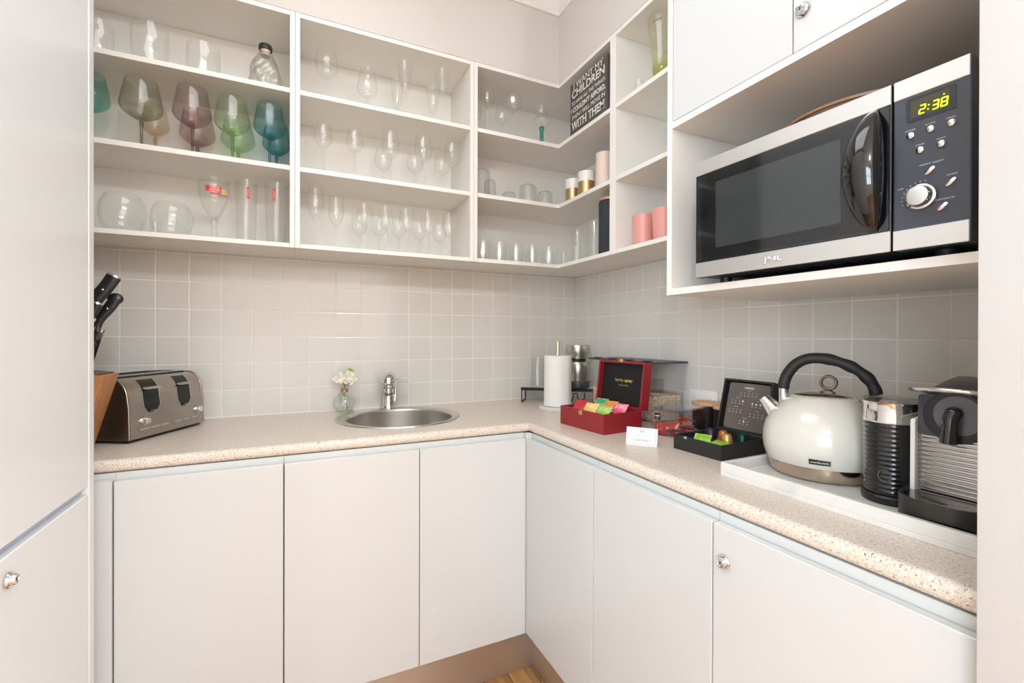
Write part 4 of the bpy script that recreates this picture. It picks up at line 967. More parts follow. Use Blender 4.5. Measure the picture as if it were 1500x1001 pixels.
MB().tube([(0.012, 0, 0.006), (0.006, 0, 0.03), (0.0, 0, 0.055), (-0.002, 0, 0.085), (0.0, 0, 0.105), (0.004, -0.002, 0.135), (0.014, -0.004, 0.150)], 0.0018, 8).build('stem', STEM, t)
MB().tube([(0.0, 0, 0.108), (-0.008, -0.002, 0.122), (-0.012, -0.004, 0.132)], 0.0013, 8).tube([(0.0, 0, 0.106), (0.012, -0.002, 0.110), (0.018, -0.004, 0.118)], 0.0013, 8).tube([(0.012, -0.004, 0.150), (0.024, -0.004, 0.166), (0.034, -0.006, 0.172)], 0.0011, 8).build('side_stem', STEM, t)
random.seed(4)
def petal(b, c, ang, tilt, L, Wd):
    d = Vector((cos(ang), -0.15, sin(ang))).normalized(); s = Vector((0, 1, 0)).cross(d).normalized(); nn = d.cross(s)
    def f(u, v):
        w = Wd*sin(pi*(0.08+0.86*v))**0.75*(u*2-1)
        return Vector(c)+d*(L*v)+s*w+nn*(tilt*L*sin(pi*v*0.8)+0.0016*sin(u*pi)-0.35*abs(w))
    b.grid(f, 7, 9)
for cx, cz, n, L in ((-0.020, 0.140, 5, 0.026), (0.018, 0.147, 5, 0.027), (-0.004, 0.134, 4, 0.024), (0.030, 0.130, 3, 0.024)):
    bl = MB(); bl.ball((cx, -0.010, cz), 0.003, 10)
    fl = bl.build('blossom_centre', mat('petal_yellow', (226, 220, 150), 0.5), t)
    b = MB()
    for k in range(n): petal(b, (cx, -0.010, cz), 2*pi*k/n+random.uniform(0, 0.8), random.uniform(-0.2, 0.35), L*random.uniform(0.85, 1.1), L*0.36)
    o = b.build('petals', PET, fl, smooth=80); sd = o.modifiers.new('thickness', 'SOLIDIFY'); sd.thickness = 0.0004
MB().ball((0.018, -0.006, 0.172), (0.0075, 0.006, 0.006), 14).ball((0.030, -0.006, 0.170), (0.005, 0.004, 0.004), 12).ball((0.034, -0.006, 0.163), (0.0035, 0.003, 0.003), 10).build('bud', BUD, t)

# ------------------------------------------------------------------ rack, jug, blender, paper towel
RA = (-0.362, -0.101, ZT); RTH = -0.62; RW, RD, RHt = 0.335, 0.118, 0.070
MARB = two_tone('white_marble', (226, 224, 219), (204, 203, 203), 6, 0.56, 0.22, 0.18, detail=6)
t = thing('counter_rack', 'black wire rack with a pale top board standing across the worktop corner', 'rack', RA, RTH)
MB().box(0.0, RW, 0.0, RD, RHt-0.008, RHt, 0.001, 1).build('top_board', mat('rack_board', (228, 222, 216), 0.35), t, smooth=0)
MB().box(-0.002, RW+0.002, -0.0025, 0.0, RHt-0.0135, RHt+0.0015, 0.0006, 1).build('front_rail', BLACKM, t, smooth=0)
for x in (0.002, RW-0.002):
    MB().tube([(x, 0.001, RHt-0.008), (x, 0.001, 0.003), (x, RD-0.004, 0.003), (x, RD-0.004, RHt-0.008)], 0.0028, 8).build('leg_frame', BLACKM, t)
t = thing('glass_jug', 'tall clear ribbed glass jug on the left end of the black rack', 'jug', (RA[0]+cos(RTH)*0.070-sin(RTH)*0.062, RA[1]+sin(RTH)*0.070+cos(RTH)*0.062, ZT+RHt))
def jug(off):
    def f(u, v):
        a = 2*pi*u; z = 0.142*v; r = 0.037-0.009*v**1.2+(0.002 if v > 0.97 else 0)
        return Vector(((r*(1+0.02*cos(16*a))-off)*cos(a), (r*(1+0.02*cos(16*a))-off)*sin(a), z+(0.005 if off and v < 0.04 else 0)))
    return f
MB().grid(jug(0), 96, 16, True).grid(jug(0.002), 96, 16, True).lathe([(0, 0.0005), (0.036, 0.0005)], 48).lathe([(0, 0.006), (0.034, 0.006)], 48).build('glass_wall', thin_glass('jug_glass', (248, 249, 250), (180, 186, 192), 1.3), t, smooth=70)
MB().tube([(0.026, -0.010, 0.132), (0.036, -0.016, 0.120), (0.038, -0.017, 0.085), (0.034, -0.014, 0.06)], 0.0035, 12).build('handle', CLEARS, t)

# blender standing on the rack
bp0 = (-0.122, -0.212, ZT+RHt)
t = thing('blender_base', 'steel and black kitchen grinder with a clear collar standing on the black rack', 'grinder', bp0, radians(-30))
MB().lathe([(0, 0.0), (0.052, 0.0), (0.055, 0.004), (0.056, 0.022), (0.055, 0.034), (0, 0.034)], 56).build('base', mat('grinder_base', (74, 76, 78), 0.4), t)
MB().lathe([(0, 0.034), (0.052, 0.034), (0.056, 0.06), (0.058, 0.085), (0.056, 0.108), (0.050, 0.122), (0.036, 0.126), (0, 0.126)], 64).build('body', STEELV, t)
MB().lathe([(0.036, 0.126), (0.034, 0.130), (0.034, 0.134), (0.040, 0.136), (0.0, 0.136)], 48).build('neck_ring', BLACKM, t)
MB().lathe([(0.058, 0.108), (0.066, 0.132), (0.064, 0.150), (0.056, 0.190), (0.0545, 0.190), (0.0625, 0.150), (0.0645, 0.133), (0.0565, 0.108)], 56).build('clear_collar', thin_glass('grinder_collar', (242, 245, 242), (170, 178, 172)), t, smooth=60)
MB().lathe([(0, 0.137), (0.040, 0.137), (0.047, 0.145), (0.052, 0.160), (0.054, 0.196), (0.052, 0.200), (0, 0.201)], 64).build('lid', STEELV, t)
MB().box(-0.026, 0.026, -0.062, -0.040, 0.0, 0.010, 0.003).build('switch', BLACKP, t)
# loop of cable below the rack
t = thing('power_cable', 'black looped power cable hanging below the black rack', 'cable', (-0.20, -0.285, ZT), RTH)
MB().tube([(-0.012+0.017*cos(a), 0.0, 0.040+0.021*sin(a)) for a in [pi*(1.02+i/12*1.0) for i in range(13)]]+[(0.006, 0, 0.054), (0.022, 0, 0.057)]+[(0.039+0.016*cos(a), 0.003, 0.042+0.018*sin(a)) for a in [pi*(0.95+i/12*1.05) for i in range(13)]]+[(0.054, 0.004, 0.058)], 0.0026, 10).build('flex', BLACKP, t)
MB().ball((-0.022, 0.010, 0.040), (0.017, 0.012, 0.013), 20).build('plug', WHITEP, t)

t = thing('paper_towel_holder', 'paper towel roll on a round white base with a brass rod', 'paper towel', (-0.303, -0.330, ZT))
MB().lathe([(0, 0.0), (0.079, 0.0), (0.081, 0.003), (0.081, 0.012), (0.079, 0.014), (0, 0.0145)], 64).build('base', MARB, t)
def roll(u, v):
    a = 2*pi*u; r = 0.0585+0.0007*sin(3*a+v*4)+0.0006*sin(9*a)
    return Vector((r*cos(a), r*sin(a), 0.016+0.212*v))
PAP = mat('tissue_paper', (240, 239, 236), 0.85, bump=(220, 0.25, 0.001))
MB().grid(roll, 64, 12, True).lathe([(0.021, 0.2282), (0.0585, 0.2280)], 64).lathe([(0.021, 0.016), (0.0585, 0.016)], 64).lathe([(0.021, 0.016), (0.021, 0.2282)], 40).build('roll', PAP, t, smooth=50)
MB().lathe([(0, 0.0145), (0.0092, 0.0145), (0.0092, 0.288), (0.0082, 0.290), (0, 0.2902)], 24).build('rod', mat('brass_rod', (210, 198, 170), 0.32, 0.7), t)

# ------------------------------------------------------------------ tea box
TBX = (-0.462, -0.614, ZT); TTH = -1.488
RBOX = mat('red_leatherette', (142, 30, 38), 0.42, coat=0.1, bump=(260, 0.06, 0.0004)); REDIN = mat('dark_red_lining', (86, 14, 24), 0.55); FELT = mat('black_lining', (14, 14, 15), 0.75)
BRASS2 = mat('brass_clasp', (214, 176, 92), 0.28, 0.85)
t = thing('tea_box', 'open red tea box with a black lid lining and gold lettering', 'box', TBX, TTH)
W_, D_, H_ = 0.228, 0.165, 0.064
b = MB(); b.box(0, W_, 0, 0.006, 0, H_).box(0, W_, D_-0.006, D_, 0, H_).box(0, 0.006, 0.006, D_-0.006, 0, H_).box(W_-0.006, W_, 0.006, D_-0.006, 0, H_).box(0.006, W_-0.006, 0.006, D_-0.006, 0, 0.006)
bx_ = b.build('box_body', RBOX, t, smooth=0)
b = MB()
for k in (1, 2, 3): b.box(W_*k/4-0.001, W_*k/4+0.001, 0.006, D_-0.006, 0.006, H_-0.008)
b.box(0.006, W_-0.006, D_/2-0.001, D_/2+0.001, 0.006, H_-0.008); b.build('divider', REDIN, t, smooth=0)
MB().box(W_*0.46, W_*0.535, -0.0025, 0.001, H_-0.016, H_-0.001, 0.0006, 1).build('clasp', BRASS2, t, smooth=0)
lid = bpy.data.objects.new('lid', None); 
LT, LH = 0.034, 0.160
def in_lid(b, name, m, par, **k): return b.build(name, m, par, **k)
Lm = Matrix.Translation((0, D_-0.004, H_+0.001)) @ Matrix.Rotation(radians(-7), 4, 'X')
b = MB(); b.box(0, W_, LT-0.005, LT, 0, LH).box(0, 0.008, 0, LT-0.005, 0, LH).box(W_-0.008, W_, 0, LT-0.005, 0, LH).box(0.008, W_-0.008, 0, LT-0.005, 0, 0.008).box(0.008, W_-0.008, 0, LT-0.005, LH-0.008, LH)
b.xf(Lm); lid = b.build('lid', RBOX, t, smooth=0)
b = MB().box(0.009, W_-0.009, LT-0.016, LT-0.0052, 0.009, LH-0.009); b.xf(Lm); pad = b.build('lid_lining', FELT, lid, smooth=0)
def on_plane(o, M_):
    o.data.transform(M_); return o
GT = mat('gold_foil', (226, 196, 110), 0.35, 0.6)
for s, x, z, h, w, bo in (('harris', 0.094, 0.092, 0.0165, 0.036, 0.01), ('+', 0.1165, 0.090, 0.012, 0.006, 0.0), ('carter', 0.142, 0.092, 0.0175, 0.040, 0.04), ('fine tea merchants', 0.120, 0.075, 0.0065, 0.046, 0.0)):
    o = text(s, 'lettering', GT, lid, (0, 0, 0), h, (0, 0, 0), w, 0.0003, bo)
    on_plane(o, Lm @ Matrix.Translation((x, LT-0.0162, z)) @ Matrix.Rotation(radians(90), 4, 'X'))
b = MB().box(W_*0.45, W_*0.55, -0.002, 0.012, LH-0.001, LH+0.0018, 0.0005, 1).box(W_*0.47, W_*0.53, -0.003, 0.001, LH-0.004, LH+0.006, 0.0005, 1); b.xf(Lm); b.build('lid_clasp', BRASS2, lid, smooth=0)
# tea bags: crisp foil envelopes leaning in the compartments
def envelope(label, u, v, z, col1, col2, ang, w=0.052, h=0.058, lean_=52, parent_frame=(TBX, TTH), name='tea_bag', cat='tea bag', group='tea bags in the red box', seed=0):
    (ox, oy, oz), th = parent_frame; c, s = cos(th), sin(th)
    t = thing(name, label, cat, (ox+c*u-s*v, oy+s*u+c*v, oz+z), th+ang, group)
    random.seed(seed); ph = random.uniform(0, 6)
    le = radians(lean_)
    def f(a, b, off):
        x = (a-0.5)*w; y = b*h; puff = off*0.0035*sin(pi*a)*sin(pi*b)+0.0016*sin(4*a*pi+ph)*sin(2*pi*b)
        return Vector((x, y*cos(le)-puff*sin(le), y*sin(le)+puff*cos(le)))
    B = MB(); B.grid(lambda a, b: f(a, b, 1), 12, 12).grid(lambda a, b: f(a, b, -1), 12, 12)
    m = mat('foil_%d_%d_%d' % col1, col1, 0.35); o = B.build('envelope', two_tone('foil2_%d_%d_%d' % col1, col1, col2, 38, 0.5, 0.38, 0.08), t, smooth=80)
    P = MB(); P.grid(lambda a, b: f(0.12+0.76*a, 0.60+0.30*b, 1)+Vector((0, -0.0006, 0.0006)), 8, 8); P.build('printed_panel', mat('panel_%d_%d_%d' % col2, col2, 0.45), t, smooth=80)
    return t
def tea(label, u, v, c1, c2, a, seed, z=0.034, lean_=46): envelope(label, u, v, z+0.006, c1, c2, a, seed=seed, lean_=lean_)
tea('red tea bag at the left end of the box', 0.052, 0.030, (206, 58, 66), (196, 46, 58), radians(16), 1)
tea('green and teal tea bag leaning behind the yellow one', 0.080, 0.098, (170, 206, 130), (60, 164, 120), radians(14), 3, 0.040)
tea('yellow tea bag in the front middle of the box', 0.112, 0.026, (238, 200, 104), (244, 216, 150), radians(14), 2, 0.032)
tea('orange tea bag leaning between the green and pink ones', 0.135, 0.092, (240, 164, 84), (232, 140, 72), radians(14), 4, 0.038)
tea('bright green tea bag at the front right of the box', 0.180, 0.022, (150, 196, 84), (178, 212, 120), radians(14), 5, 0.030)
tea('pink tea bag at the right end of the box', 0.190, 0.086, (226, 70, 116), (240, 160, 176), radians(14), 6, 0.036)

# ------------------------------------------------------------------ card
t = thing('tent_card', 'small white folded card with a thin grey border in front of the tea box', 'card', (-0.454, -0.961, ZT), atan2(-0.069, 0.053))
CARD = mat('card_white', (244, 243, 242), 0.6); INK = mat('card_ink', (112, 116, 124), 0.6)
Wc, Lc, tl = 0.087, 0.050, radians(16)
MC = Matrix.Rotation(-tl, 4, 'X')
b = MB().box(0, Wc, -0.0003, 0.0003, 0, Lc); b.xf(MC); fr_ = b.build('front_leaf', CARD, t, smooth=0)
b = MB().box(0, Wc, -0.0003, 0.0003, 0, Lc); b.xf(Matrix.Translation((0, 2*Lc*sin(tl), 0)) @ Matrix.Rotation(tl, 4, 'X')); b.build('back_leaf', CARD, t, smooth=0)
b = MB()
for x0, x1, z0, z1 in ((0.004, Wc-0.004, 0.004, 0.0048), (0.004, Wc-0.004, Lc-0.0048, Lc-0.004), (0.004, 0.0048, 0.004, Lc-0.004), (Wc-0.0048, Wc-0.004, 0.004, Lc-0.004)): b.box(x0, x1, -0.0006, -0.0003, z0, z1)
b.xf(MC); b.build('border', INK, fr_, smooth=0)
for s, z, h, w in (('H', 0.0385, 0.0105, 0.009), ('THE   HOUSE', 0.0290, 0.0034, 0.026), ('Complimentary', 0.0150, 0.0105, 0.050)):
    o = text(s, 'lettering', INK, fr_, (0, 0, 0), h, (0, 0, 0), w, 0.0002)
    sh = Matrix.Identity(4); sh[0][1] = 0.25
    on_plane(o, MC @ Matrix.Translation((Wc/2, -0.0003, z)) @ Matrix.Rotation(radians(90), 4, 'X') @ (sh if z < 0.02 else Matrix.Identity(4)))

# ------------------------------------------------------------------ acrylic box of sachets
AX = (-0.293, -0.885, ZT); ATH = -1.31; AW, AD, AH = 0.100, 0.175, 0.078
t = thing('acrylic_box', 'clear acrylic box with a knobbed lid, full of red sachets', 'box', AX, ATH)
b = MB(); b.box(0, AW, 0, 0.0025, 0, AH).box(0, AW, AD-0.0025, AD, 0, AH).box(0, 0.0025, 0.0026, AD-0.0026, 0, AH).box(AW-0.0025, AW, 0.0026, AD-0.0026, 0, AH).box(0.0026, AW-0.0026, 0.0026, AD-0.0026, 0, 0.003)
b.build('box_body', ACRYL, t, smooth=0)
ld = MB().box(-0.002, AW+0.002, -0.002, AD+0.002, AH+0.0005, AH+0.0065, 0.001, 1).build('lid', ACRYL, t, smooth=0)
MB().box(0.006, AW-0.006, 0.006, AD-0.006, AH-0.003, AH+0.0002).build('lid_step', ACRYL, ld, smooth=0)
MB().box(AW*0.42, AW*0.62, AD*0.42, AD*0.52, AH+0.0067, AH+0.020, 0.001, 1).build('lid_knob', ACRYL, ld, smooth=0)
MB().box(0.016, 0.034, -0.0008, 0.0002, 0.050, 0.070).build('sticker', mat('sticker_black', (20, 20, 22), 0.4), t, smooth=0)
text('coki!', 'lettering', LW, t, (0.025, -0.0008, 0.0615), 0.0075, FRONT, 0.014, 0.0002, 0.03)
text('coffee', 'lettering', LW, t, (0.025, -0.0008, 0.0545), 0.0034, FRONT, 0.010, 0.0002)
SACH = (208, 44, 40); random.seed(8)
c, s = cos(ATH), sin(ATH)
def sachet(label, u, v, z, rot, col, col2, L=0.075, Wd=0.024, seed=0, tilt=(0, 0)):
    t = thing('sachet', label, 'sachet', (AX[0]+c*u-s*v, AX[1]+s*u+c*v, ZT+z), ATH+rot, 'red sachets in the acrylic box')
    random.seed(seed)
    def f(a, b, o_):
        x = (a-0.5)*L; y = (b-0.5)*Wd; q = o_*0.004*sin(pi*a)**0.5*sin(pi*b)
        return Vector((x*cos(tilt[0]), y, x*sin(tilt[0])+y*sin(tilt[1])+q))
    B = MB(); B.grid(lambda a, b: f(a, b, 1), 14, 8).grid(lambda a, b: f(a, b, -1), 14, 8); B.build('wrapper', two_tone('sachet_%d_%d' % (col[0], col2[0]), col, col2, 42, 0.54, 0.3, 0.04), t, smooth=80)
    P = MB(); P.grid(lambda a, b: f(0.02+0.07*a, b, 1)+Vector((0, 0, 0.0007)), 3, 8).grid(lambda a, b: f(0.91+0.07*a, b, 1)+Vector((0, 0, 0.0007)), 3, 8); P.build('crimped_end', mat('sachet_end', (232, 210, 190), 0.4), t, smooth=80)
SR_, SO_, SC_ = (204, 40, 38), (228, 96, 66), (232, 196, 168)
k = 0
for lab, u, v, z, rot, c1, c2, tl_ in (
    ('flat red sachet lying at the bottom left of the acrylic box', 0.040, 0.030, 0.008, 0.2, SR_, SC_, (0.0, 0)), ('flat red sachet lying at the bottom right of the acrylic box', 0.055, 0.070, 0.008, 1.2, SR_, SO_, (0, 0)),
    ('flat pinkish sachet lying at the bottom back of the acrylic box', 0.050, 0.120, 0.009, 0.5, SO_, SC_, (0, 0)), ('red sachet across the middle of the pile', 0.048, 0.045, 0.018, -0.35, SR_, SO_, (0.08, 0.1)),
    ('orange-red sachet across the pile near the right side', 0.060, 0.090, 0.018, 1.0, SO_, SR_, (0.1, 0)), ('red sachet leaning up at the front left', 0.045, 0.022, 0.028, 0.1, SR_, SC_, (0.12, 0.6)),
    ('red sachet on top of the pile at the left', 0.045, 0.055, 0.032, 0.6, SR_, SO_, (0.15, 0.1)), ('long orange-red sachet leaning on top of the pile at the right', 0.058, 0.085, 0.038, 1.45, SO_, SR_, (0.25, 0.2)),
    ('topmost red sachet tilted towards the back', 0.058, 0.110, 0.042, 1.25, SR_, SC_, (-0.22, 0.1))):
    k += 1; sachet(lab, u, v, z, rot, c1, c2, seed=k, tilt=tl_)
o = tag(MB().box(AX[0]-AX[0], 0.040, 0.0, 0.0006, 0, 0.036).build('red_packet', mat('packet_red', (190, 32, 36), 0.4)), 'flat red square packet standing at the front left inside the acrylic box', 'packet')
o.location = (AX[0]+c*0.010-s*0.006, AX[1]+s*0.010+c*0.006, ZT+0.004); o.rotation_euler = (0, 0, ATH)
mk = MB().tube([(0.020+0.009*cos(a), -0.0004, 0.023+0.009*sin(a)) for a in [2*pi*i/24 for i in range(24)]], 0.0005, 6, True).tube([(0.012, -0.0004, 0.010), (0.020, -0.0004, 0.016), (0.030, -0.0004, 0.012)], 0.0006, 6)
mk.build('printed_emblem', mat('packet_print', (236, 170, 160), 0.4), o)

# ------------------------------------------------------------------ cereal box, canisters, outlet
t = thing('cereal_container', 'large clear plastic container of oats with a dark grey clip lid', 'container', (0, 0, ZT))
cx0, cx1, cy0, cy1 = -0.166, -0.012, -0.765, -0.365
def taper(b0, b1, z0, z1, th):
    """open box wall narrowing towards the foot"""
    def ring(k, z): return [(cx0+k, cy0+k, z), (cx1-k, cy0+k, z), (cx1-k, cy1-k, z), (cx0+k, cy1-k, z)]
    B = MB(); q = bmesh.new(); r = [[q.verts.new(p) for p in ring(k, z)] for k, z in ((b0, z0), (b1, z1), (b1+th, z1), (b0+th, z0+th))]
    for a, c_ in zip(r, r[1:]):
        for i in range(4): q.faces.new((a[i], a[(i+1) % 4], c_[(i+1) % 4], c_[i]))
    q.faces.new(r[0][::-1]); q.faces.new(r[-1]); bmesh.ops.recalc_face_normals(q, faces=q.faces); B._add(q); return B
CPL = thin_glass('clear_plastic_tub', (247, 246, 246), (205, 203, 205), 0.7, 0.05)
taper(0.010, 0.0, 0.0, 0.214, 0.002).build('tub', CPL, t, smooth=0)
MB().box(cx0-0.004, cx1+0.004, cy0-0.004, cy1+0.004, 0.212, 0.219, 0.001, 1).build('lid', mat('dark_grey_lid', (70, 74, 76), 0.4), t, smooth=0)
for k, y in enumerate((-0.72, -0.62, -0.52, -0.42)): MB().box(cx0-0.006, cx0+0.016, y-0.018, y+0.018, 0.217, 0.2225, 0.002).build('lid_clip', BLACKP, t)
OATS = two_tone('oat_flakes', (236, 220, 194), (180, 152, 118), 190, 0.5, 0.8, 0.04)
o = MB()
random.seed(3)
def oat(u, v):
    x = cx0+0.0135+(cx1-cx0-0.027)*u; y = cy0+0.0135+(cy1-cy0-0.027)*v
    return Vector((x, y, 0.098+0.006*sin(u*5+1)*sin(v*7)+random.uniform(-0.0012, 0.0012)))
o.grid(oat, 40, 90); o.box(cx0+0.0135, cx1-0.0135, cy0+0.0135, cy1-0.0135, 0.004, 0.0965)
b_ = o.build('oats', OATS, None, (0, 0, ZT), smooth=0); tag(b_, 'rolled oats filling the lower half of the large clear container', 'oats', kind='stuff')
MB().box(-0.100, -0.060, -0.700, -0.670, 0.100, 0.150, 0.003).build('scoop', thin_glass('grey_scoop', (190, 190, 192), (120, 120, 124)), t, smooth=0)
t0 = thing('canister', 'black canister with a light wooden lid behind the acrylic box', 'canister', (-0.058, -0.895, ZT), 0, 'black canisters with wooden lids')
LIDW = wood_mat('canister_lid_wood', (222, 176, 130), (204, 154, 108), 0, 1.0, 0.5)
MB().lathe([(0, 0), (0.042, 0), (0.0435, 0.003), (0.0435, 0.078), (0, 0.078)], 48).build('body', mat('canister_black', (20, 20, 22), 0.35, coat=0.3), t0)
MB().lathe([(0, 0.079), (0.044, 0.079), (0.0455, 0.081), (0.0455, 0.088), (0.044, 0.090), (0, 0.0902)], 48).build('lid', LIDW, t0)
dup(t0, (-0.068, -0.990, ZT), 'black canister with a light wooden lid, mostly hidden behind the open capsule box lid')
t = thing('power_outlet', 'white double power outlet plate on the tiled wall behind the canisters', 'outlet', (-0.0005, -0.860, 0.985), -pi/2)
MB().box(-0.086, 0.040, -0.010, 0.0, -0.038, 0.036, 0.003).build('plate', WHITEP, t)
for x in (-0.055, 0.010): MB().box(x-0.008, x+0.008, -0.013, -0.009, 0.006, 0.020, 0.001).build('switch', WHITEP, t)

# ------------------------------------------------------------------ capsule box
CX_ = (-0.364, -1.056, ZT); CTH = -1.540; W2, D2, H2 = 0.153, 0.176, 0.039
t = thing('capsule_box', 'open matte black coffee capsule box with a printed lid panel', 'box', CX_, CTH)
BKB = mat('matte_black_box', (38, 37, 37), 0.5)
b = MB(); b.box(0, W2, 0, 0.004, 0, H2).box(0, W2, D2-0.004, D2, 0, H2).box(0, 0.004, 0.004, D2-0.004, 0, H2).box(W2-0.004, W2, 0.004, D2-0.004, 0, H2).box(0.004, W2-0.004, 0.004, D2-0.004, 0, 0.004)
b.build('box_body', BKB, t, smooth=0)
MB().box(0.0042, W2-0.0042, 0.050, D2-0.0042, 0.004, H2-0.012).build('capsule_tray', mat('black_tray', (20, 20, 21), 0.6), t, smooth=0)
MB().box(0.036, 0.046, -0.001, 0.0045, H2-0.0055, H2+0.0008).build('magnet_tab', CHROME, t, smooth=0)
MB().box(0.100, 0.112, D2-0.008, D2-0.002, H2+0.0001, H2+0.0022).build('hinge_tab', CHROME, t, smooth=0)
LH2, LT2 = 0.151, 0.030
Lm = Matrix.Translation((0, D2-0.003, H2+0.002)) @ Matrix.Rotation(radians(-14), 4, 'X')
b = MB(); b.box(0, W2, LT2-0.003, LT2, 0, LH2).box(0, 0.006, 0, LT2-0.003, 0, LH2).box(W2-0.006, W2, 0, LT2-0.003, 0, LH2).box(0.006, W2-0.006, 0, LT2-0.003, 0, 0.006).box(0.006, W2-0.006, 0, LT2-0.003, LH2-0.006, LH2)
b.xf(Lm); lid = b.build('lid', BKB, t, smooth=0)
b = MB().box(0.0062, W2-0.0062, LT2-0.010, LT2-0.0032, 0.0062, LH2-0.0062); b.xf(Lm); b.build('lid_lining', mat('lid_blue_black', (28, 34, 44), 0.3), lid, smooth=0)
b = MB().prism(rrect(0.018, W2-0.008, 0.008, LH2-0.010, 0.010), 0.004, 0.0052, 'xz'); b.xf(Lm); pn = b.build('printed_panel', mat('menu_panel', (98, 92, 88), 0.12, coat=0.6), lid, smooth=0)
MP = mat('menu_print', (226, 222, 218), 0.5); MRED = mat('menu_red', (206, 96, 86), 0.5); MBL = mat('menu_blue', (112, 124, 140), 0.5)
def mtext(s, x, z, h, w, bo=0):
    o = text(s, 'lettering', MP, lid, (0, 0, 0), h, (0, 0, 0), w, 0.0002, bo); on_plane(o, Lm @ Matrix.Translation((x, 0.0039, z)) @ Matrix.Rotation(radians(90), 4, 'X'))
mtext('NESPRESSO', 0.082, 0.128, 0.0062, 0.030, 0.03)
for x, z, s in ((0.082, 0.121, 'ORIGINALS'), (0.050, 0.098, 'ESPRESSO'), (0.118, 0.094, 'LUNGO'), (0.050, 0.072, 'INTENSO'), (0.116, 0.066, 'MASTER'), (0.082, 0.042, 'DECAF')): mtext(s, x, z, 0.0022, 0.012)
dots = {MP: MB(), MRED: MB(), MBL: MB()}
random.seed(12)
def cap_icon(x, z, m):
    dots[m].prism([(x-0.0026, z-0.0022), (x+0.0026, z-0.0022), (x+0.0019, z+0.0018), (x+0.0008, z+0.0030), (x-0.0008, z+0.0030), (x-0.0019, z+0.0018)], 0.0034, 0.0041, 'xz')
def tick(x, z): dots[MP].prism([(x-0.0022, z-0.0008), (x+0.0022, z-0.0006), (x+0.0014, z+0.0009), (x-0.0004, z+0.0012)], 0.0035, 0.0041, 'xz')
for xs, z, cols in (([0.058, 0.070, 0.082, 0.094, 0.106], 0.113, 'bbbbb'), ([0.034, 0.046, 0.058, 0.068], 0.089, 'bbrw'), ([0.098, 0.110, 0.122, 0.134], 0.085, 'wwwb'), ([0.030, 0.042, 0.053, 0.066], 0.063, 'rbbr'), ([0.096, 0.108, 0.120, 0.132], 0.057, 'bbbb'), ([0.068, 0.080, 0.092], 0.033, 'rwb')):
    for x, q in zip(xs, cols): cap_icon(x, z, {'b': MBL, 'r': MRED, 'w': MP}[q]); tick(x, z-0.0075)
for (m, B), nm in zip(dots.items(), ('white_icons', 'red_icons', 'blue_icons')): B.xf(Lm); B.build(nm, m, lid, smooth=0)
c, s = cos(CTH), sin(CTH)
def capsule(label, u, v, col):
    t = thing('coffee_capsule', label, 'coffee capsule', (CX_[0]+c*u-s*v, CX_[1]+s*u+c*v, ZT+H2-0.0115), 0, 'coffee capsules in the black box')
    m = mat('capsule_%d' % col[0], col, 0.38, 0.6)
    MB().lathe([(0, 0.0), (0.0170, 0.0), (0.0178, 0.0008), (0.0170, 0.0016), (0, 0.0016)], 36).build('rim', m, t)
    MB().lathe([(0.0146, 0.0016), (0.0135, 0.012), (0.0118, 0.021), (0.0090, 0.0255), (0.0050, 0.0272), (0, 0.0275)], 36).build('cup', m, t)
capsule('dark purple coffee capsule at the left of the tray', 0.045, 0.094, (58, 42, 76)); capsule('copper orange coffee capsule, second from left', 0.079, 0.102, (186, 112, 58))
capsule('gold coffee capsule in front of the others', 0.112, 0.074, (200, 160, 92)); capsule('dark green coffee capsule at the right of the tray', 0.126, 0.116, (16, 62, 52))
for lab, u, v, z, rot, lean_, sd in (('lime green sweet wrapper standing up at the front of the black box', 0.078, 0.014, 0.022, 0.35, 48, 31), ('lime green sweet wrapper lying flat at the front right of the black box', 0.118, 0.012, 0.030, -0.1, 14, 32)):
    envelope(lab, u, v, z, (150, 196, 60), (132, 182, 48), rot, 0.044, 0.036, lean_, (CX_, CTH), 'green_wrapper', 'sachet', 'green sachets in the black box', sd)

# ------------------------------------------------------------------ marble tray with kettle, frother and coffee machine
t = thing('marble_tray', 'long white marble tray with a low rim on the worktop', 'tray', (-0.455, -1.287, ZT))
tx1, ty1, th_ = 0.330, -0.470, 0.011
b = MB(); b.box(0, tx1, ty1, 0, 0.0, 0.0100).box(0, th_, ty1, 0, 0.0095, 0.031).box(tx1-th_, tx1, ty1, 0, 0.0095, 0.031).box(th_, tx1-th_, -th_, 0, 0.0095, 0.031).box(th_, tx1-th_, ty1, ty1+th_, 0.0095, 0.031)
o = b.build('tray', MARB, t, smooth=0); bv = o.modifiers.new('bevel', 'BEVEL'); bv.width = 0.0015; bv.segments = 2; bv.limit_method = 'ANGLE'
TZ = ZT+0.0102

KX = (-0.259, -1.390, TZ); KR = atan2(-0.862, 0.506)
t = thing('kettle', 'cream white dome kettle with a black handle and steel spout on the marble tray', 'kettle', KX, KR)
KW = mat('kettle_enamel', (218, 215, 205), 0.20, coat=0.6, tint=(5, 0.01))
MB().lathe([(0, 0.0), (0.094, 0.0), (0.099, 0.004), (0.1020, 0.012), (0.1045, 0.0245), (0.1050, 0.0300), (0, 0.0300)], 80).build('steel_base', mat('kettle_base_steel', (206, 188, 168), 0.12, 1.0), t)
kp = [(0.1060, 0.0300), (0.1115, 0.040), (0.1148, 0.054), (0.1160, 0.070), (0.1145, 0.090), (0.1100, 0.108), (0.1010, 0.126), (0.0890, 0.142), (0.0760, 0.156), (0.0640, 0.166), (0.0560, 0.1715), (0, 0.1715)]
MB().lathe([(0.1046, 0.0300)]+kp, 96).build('body', KW, t, smooth=40)
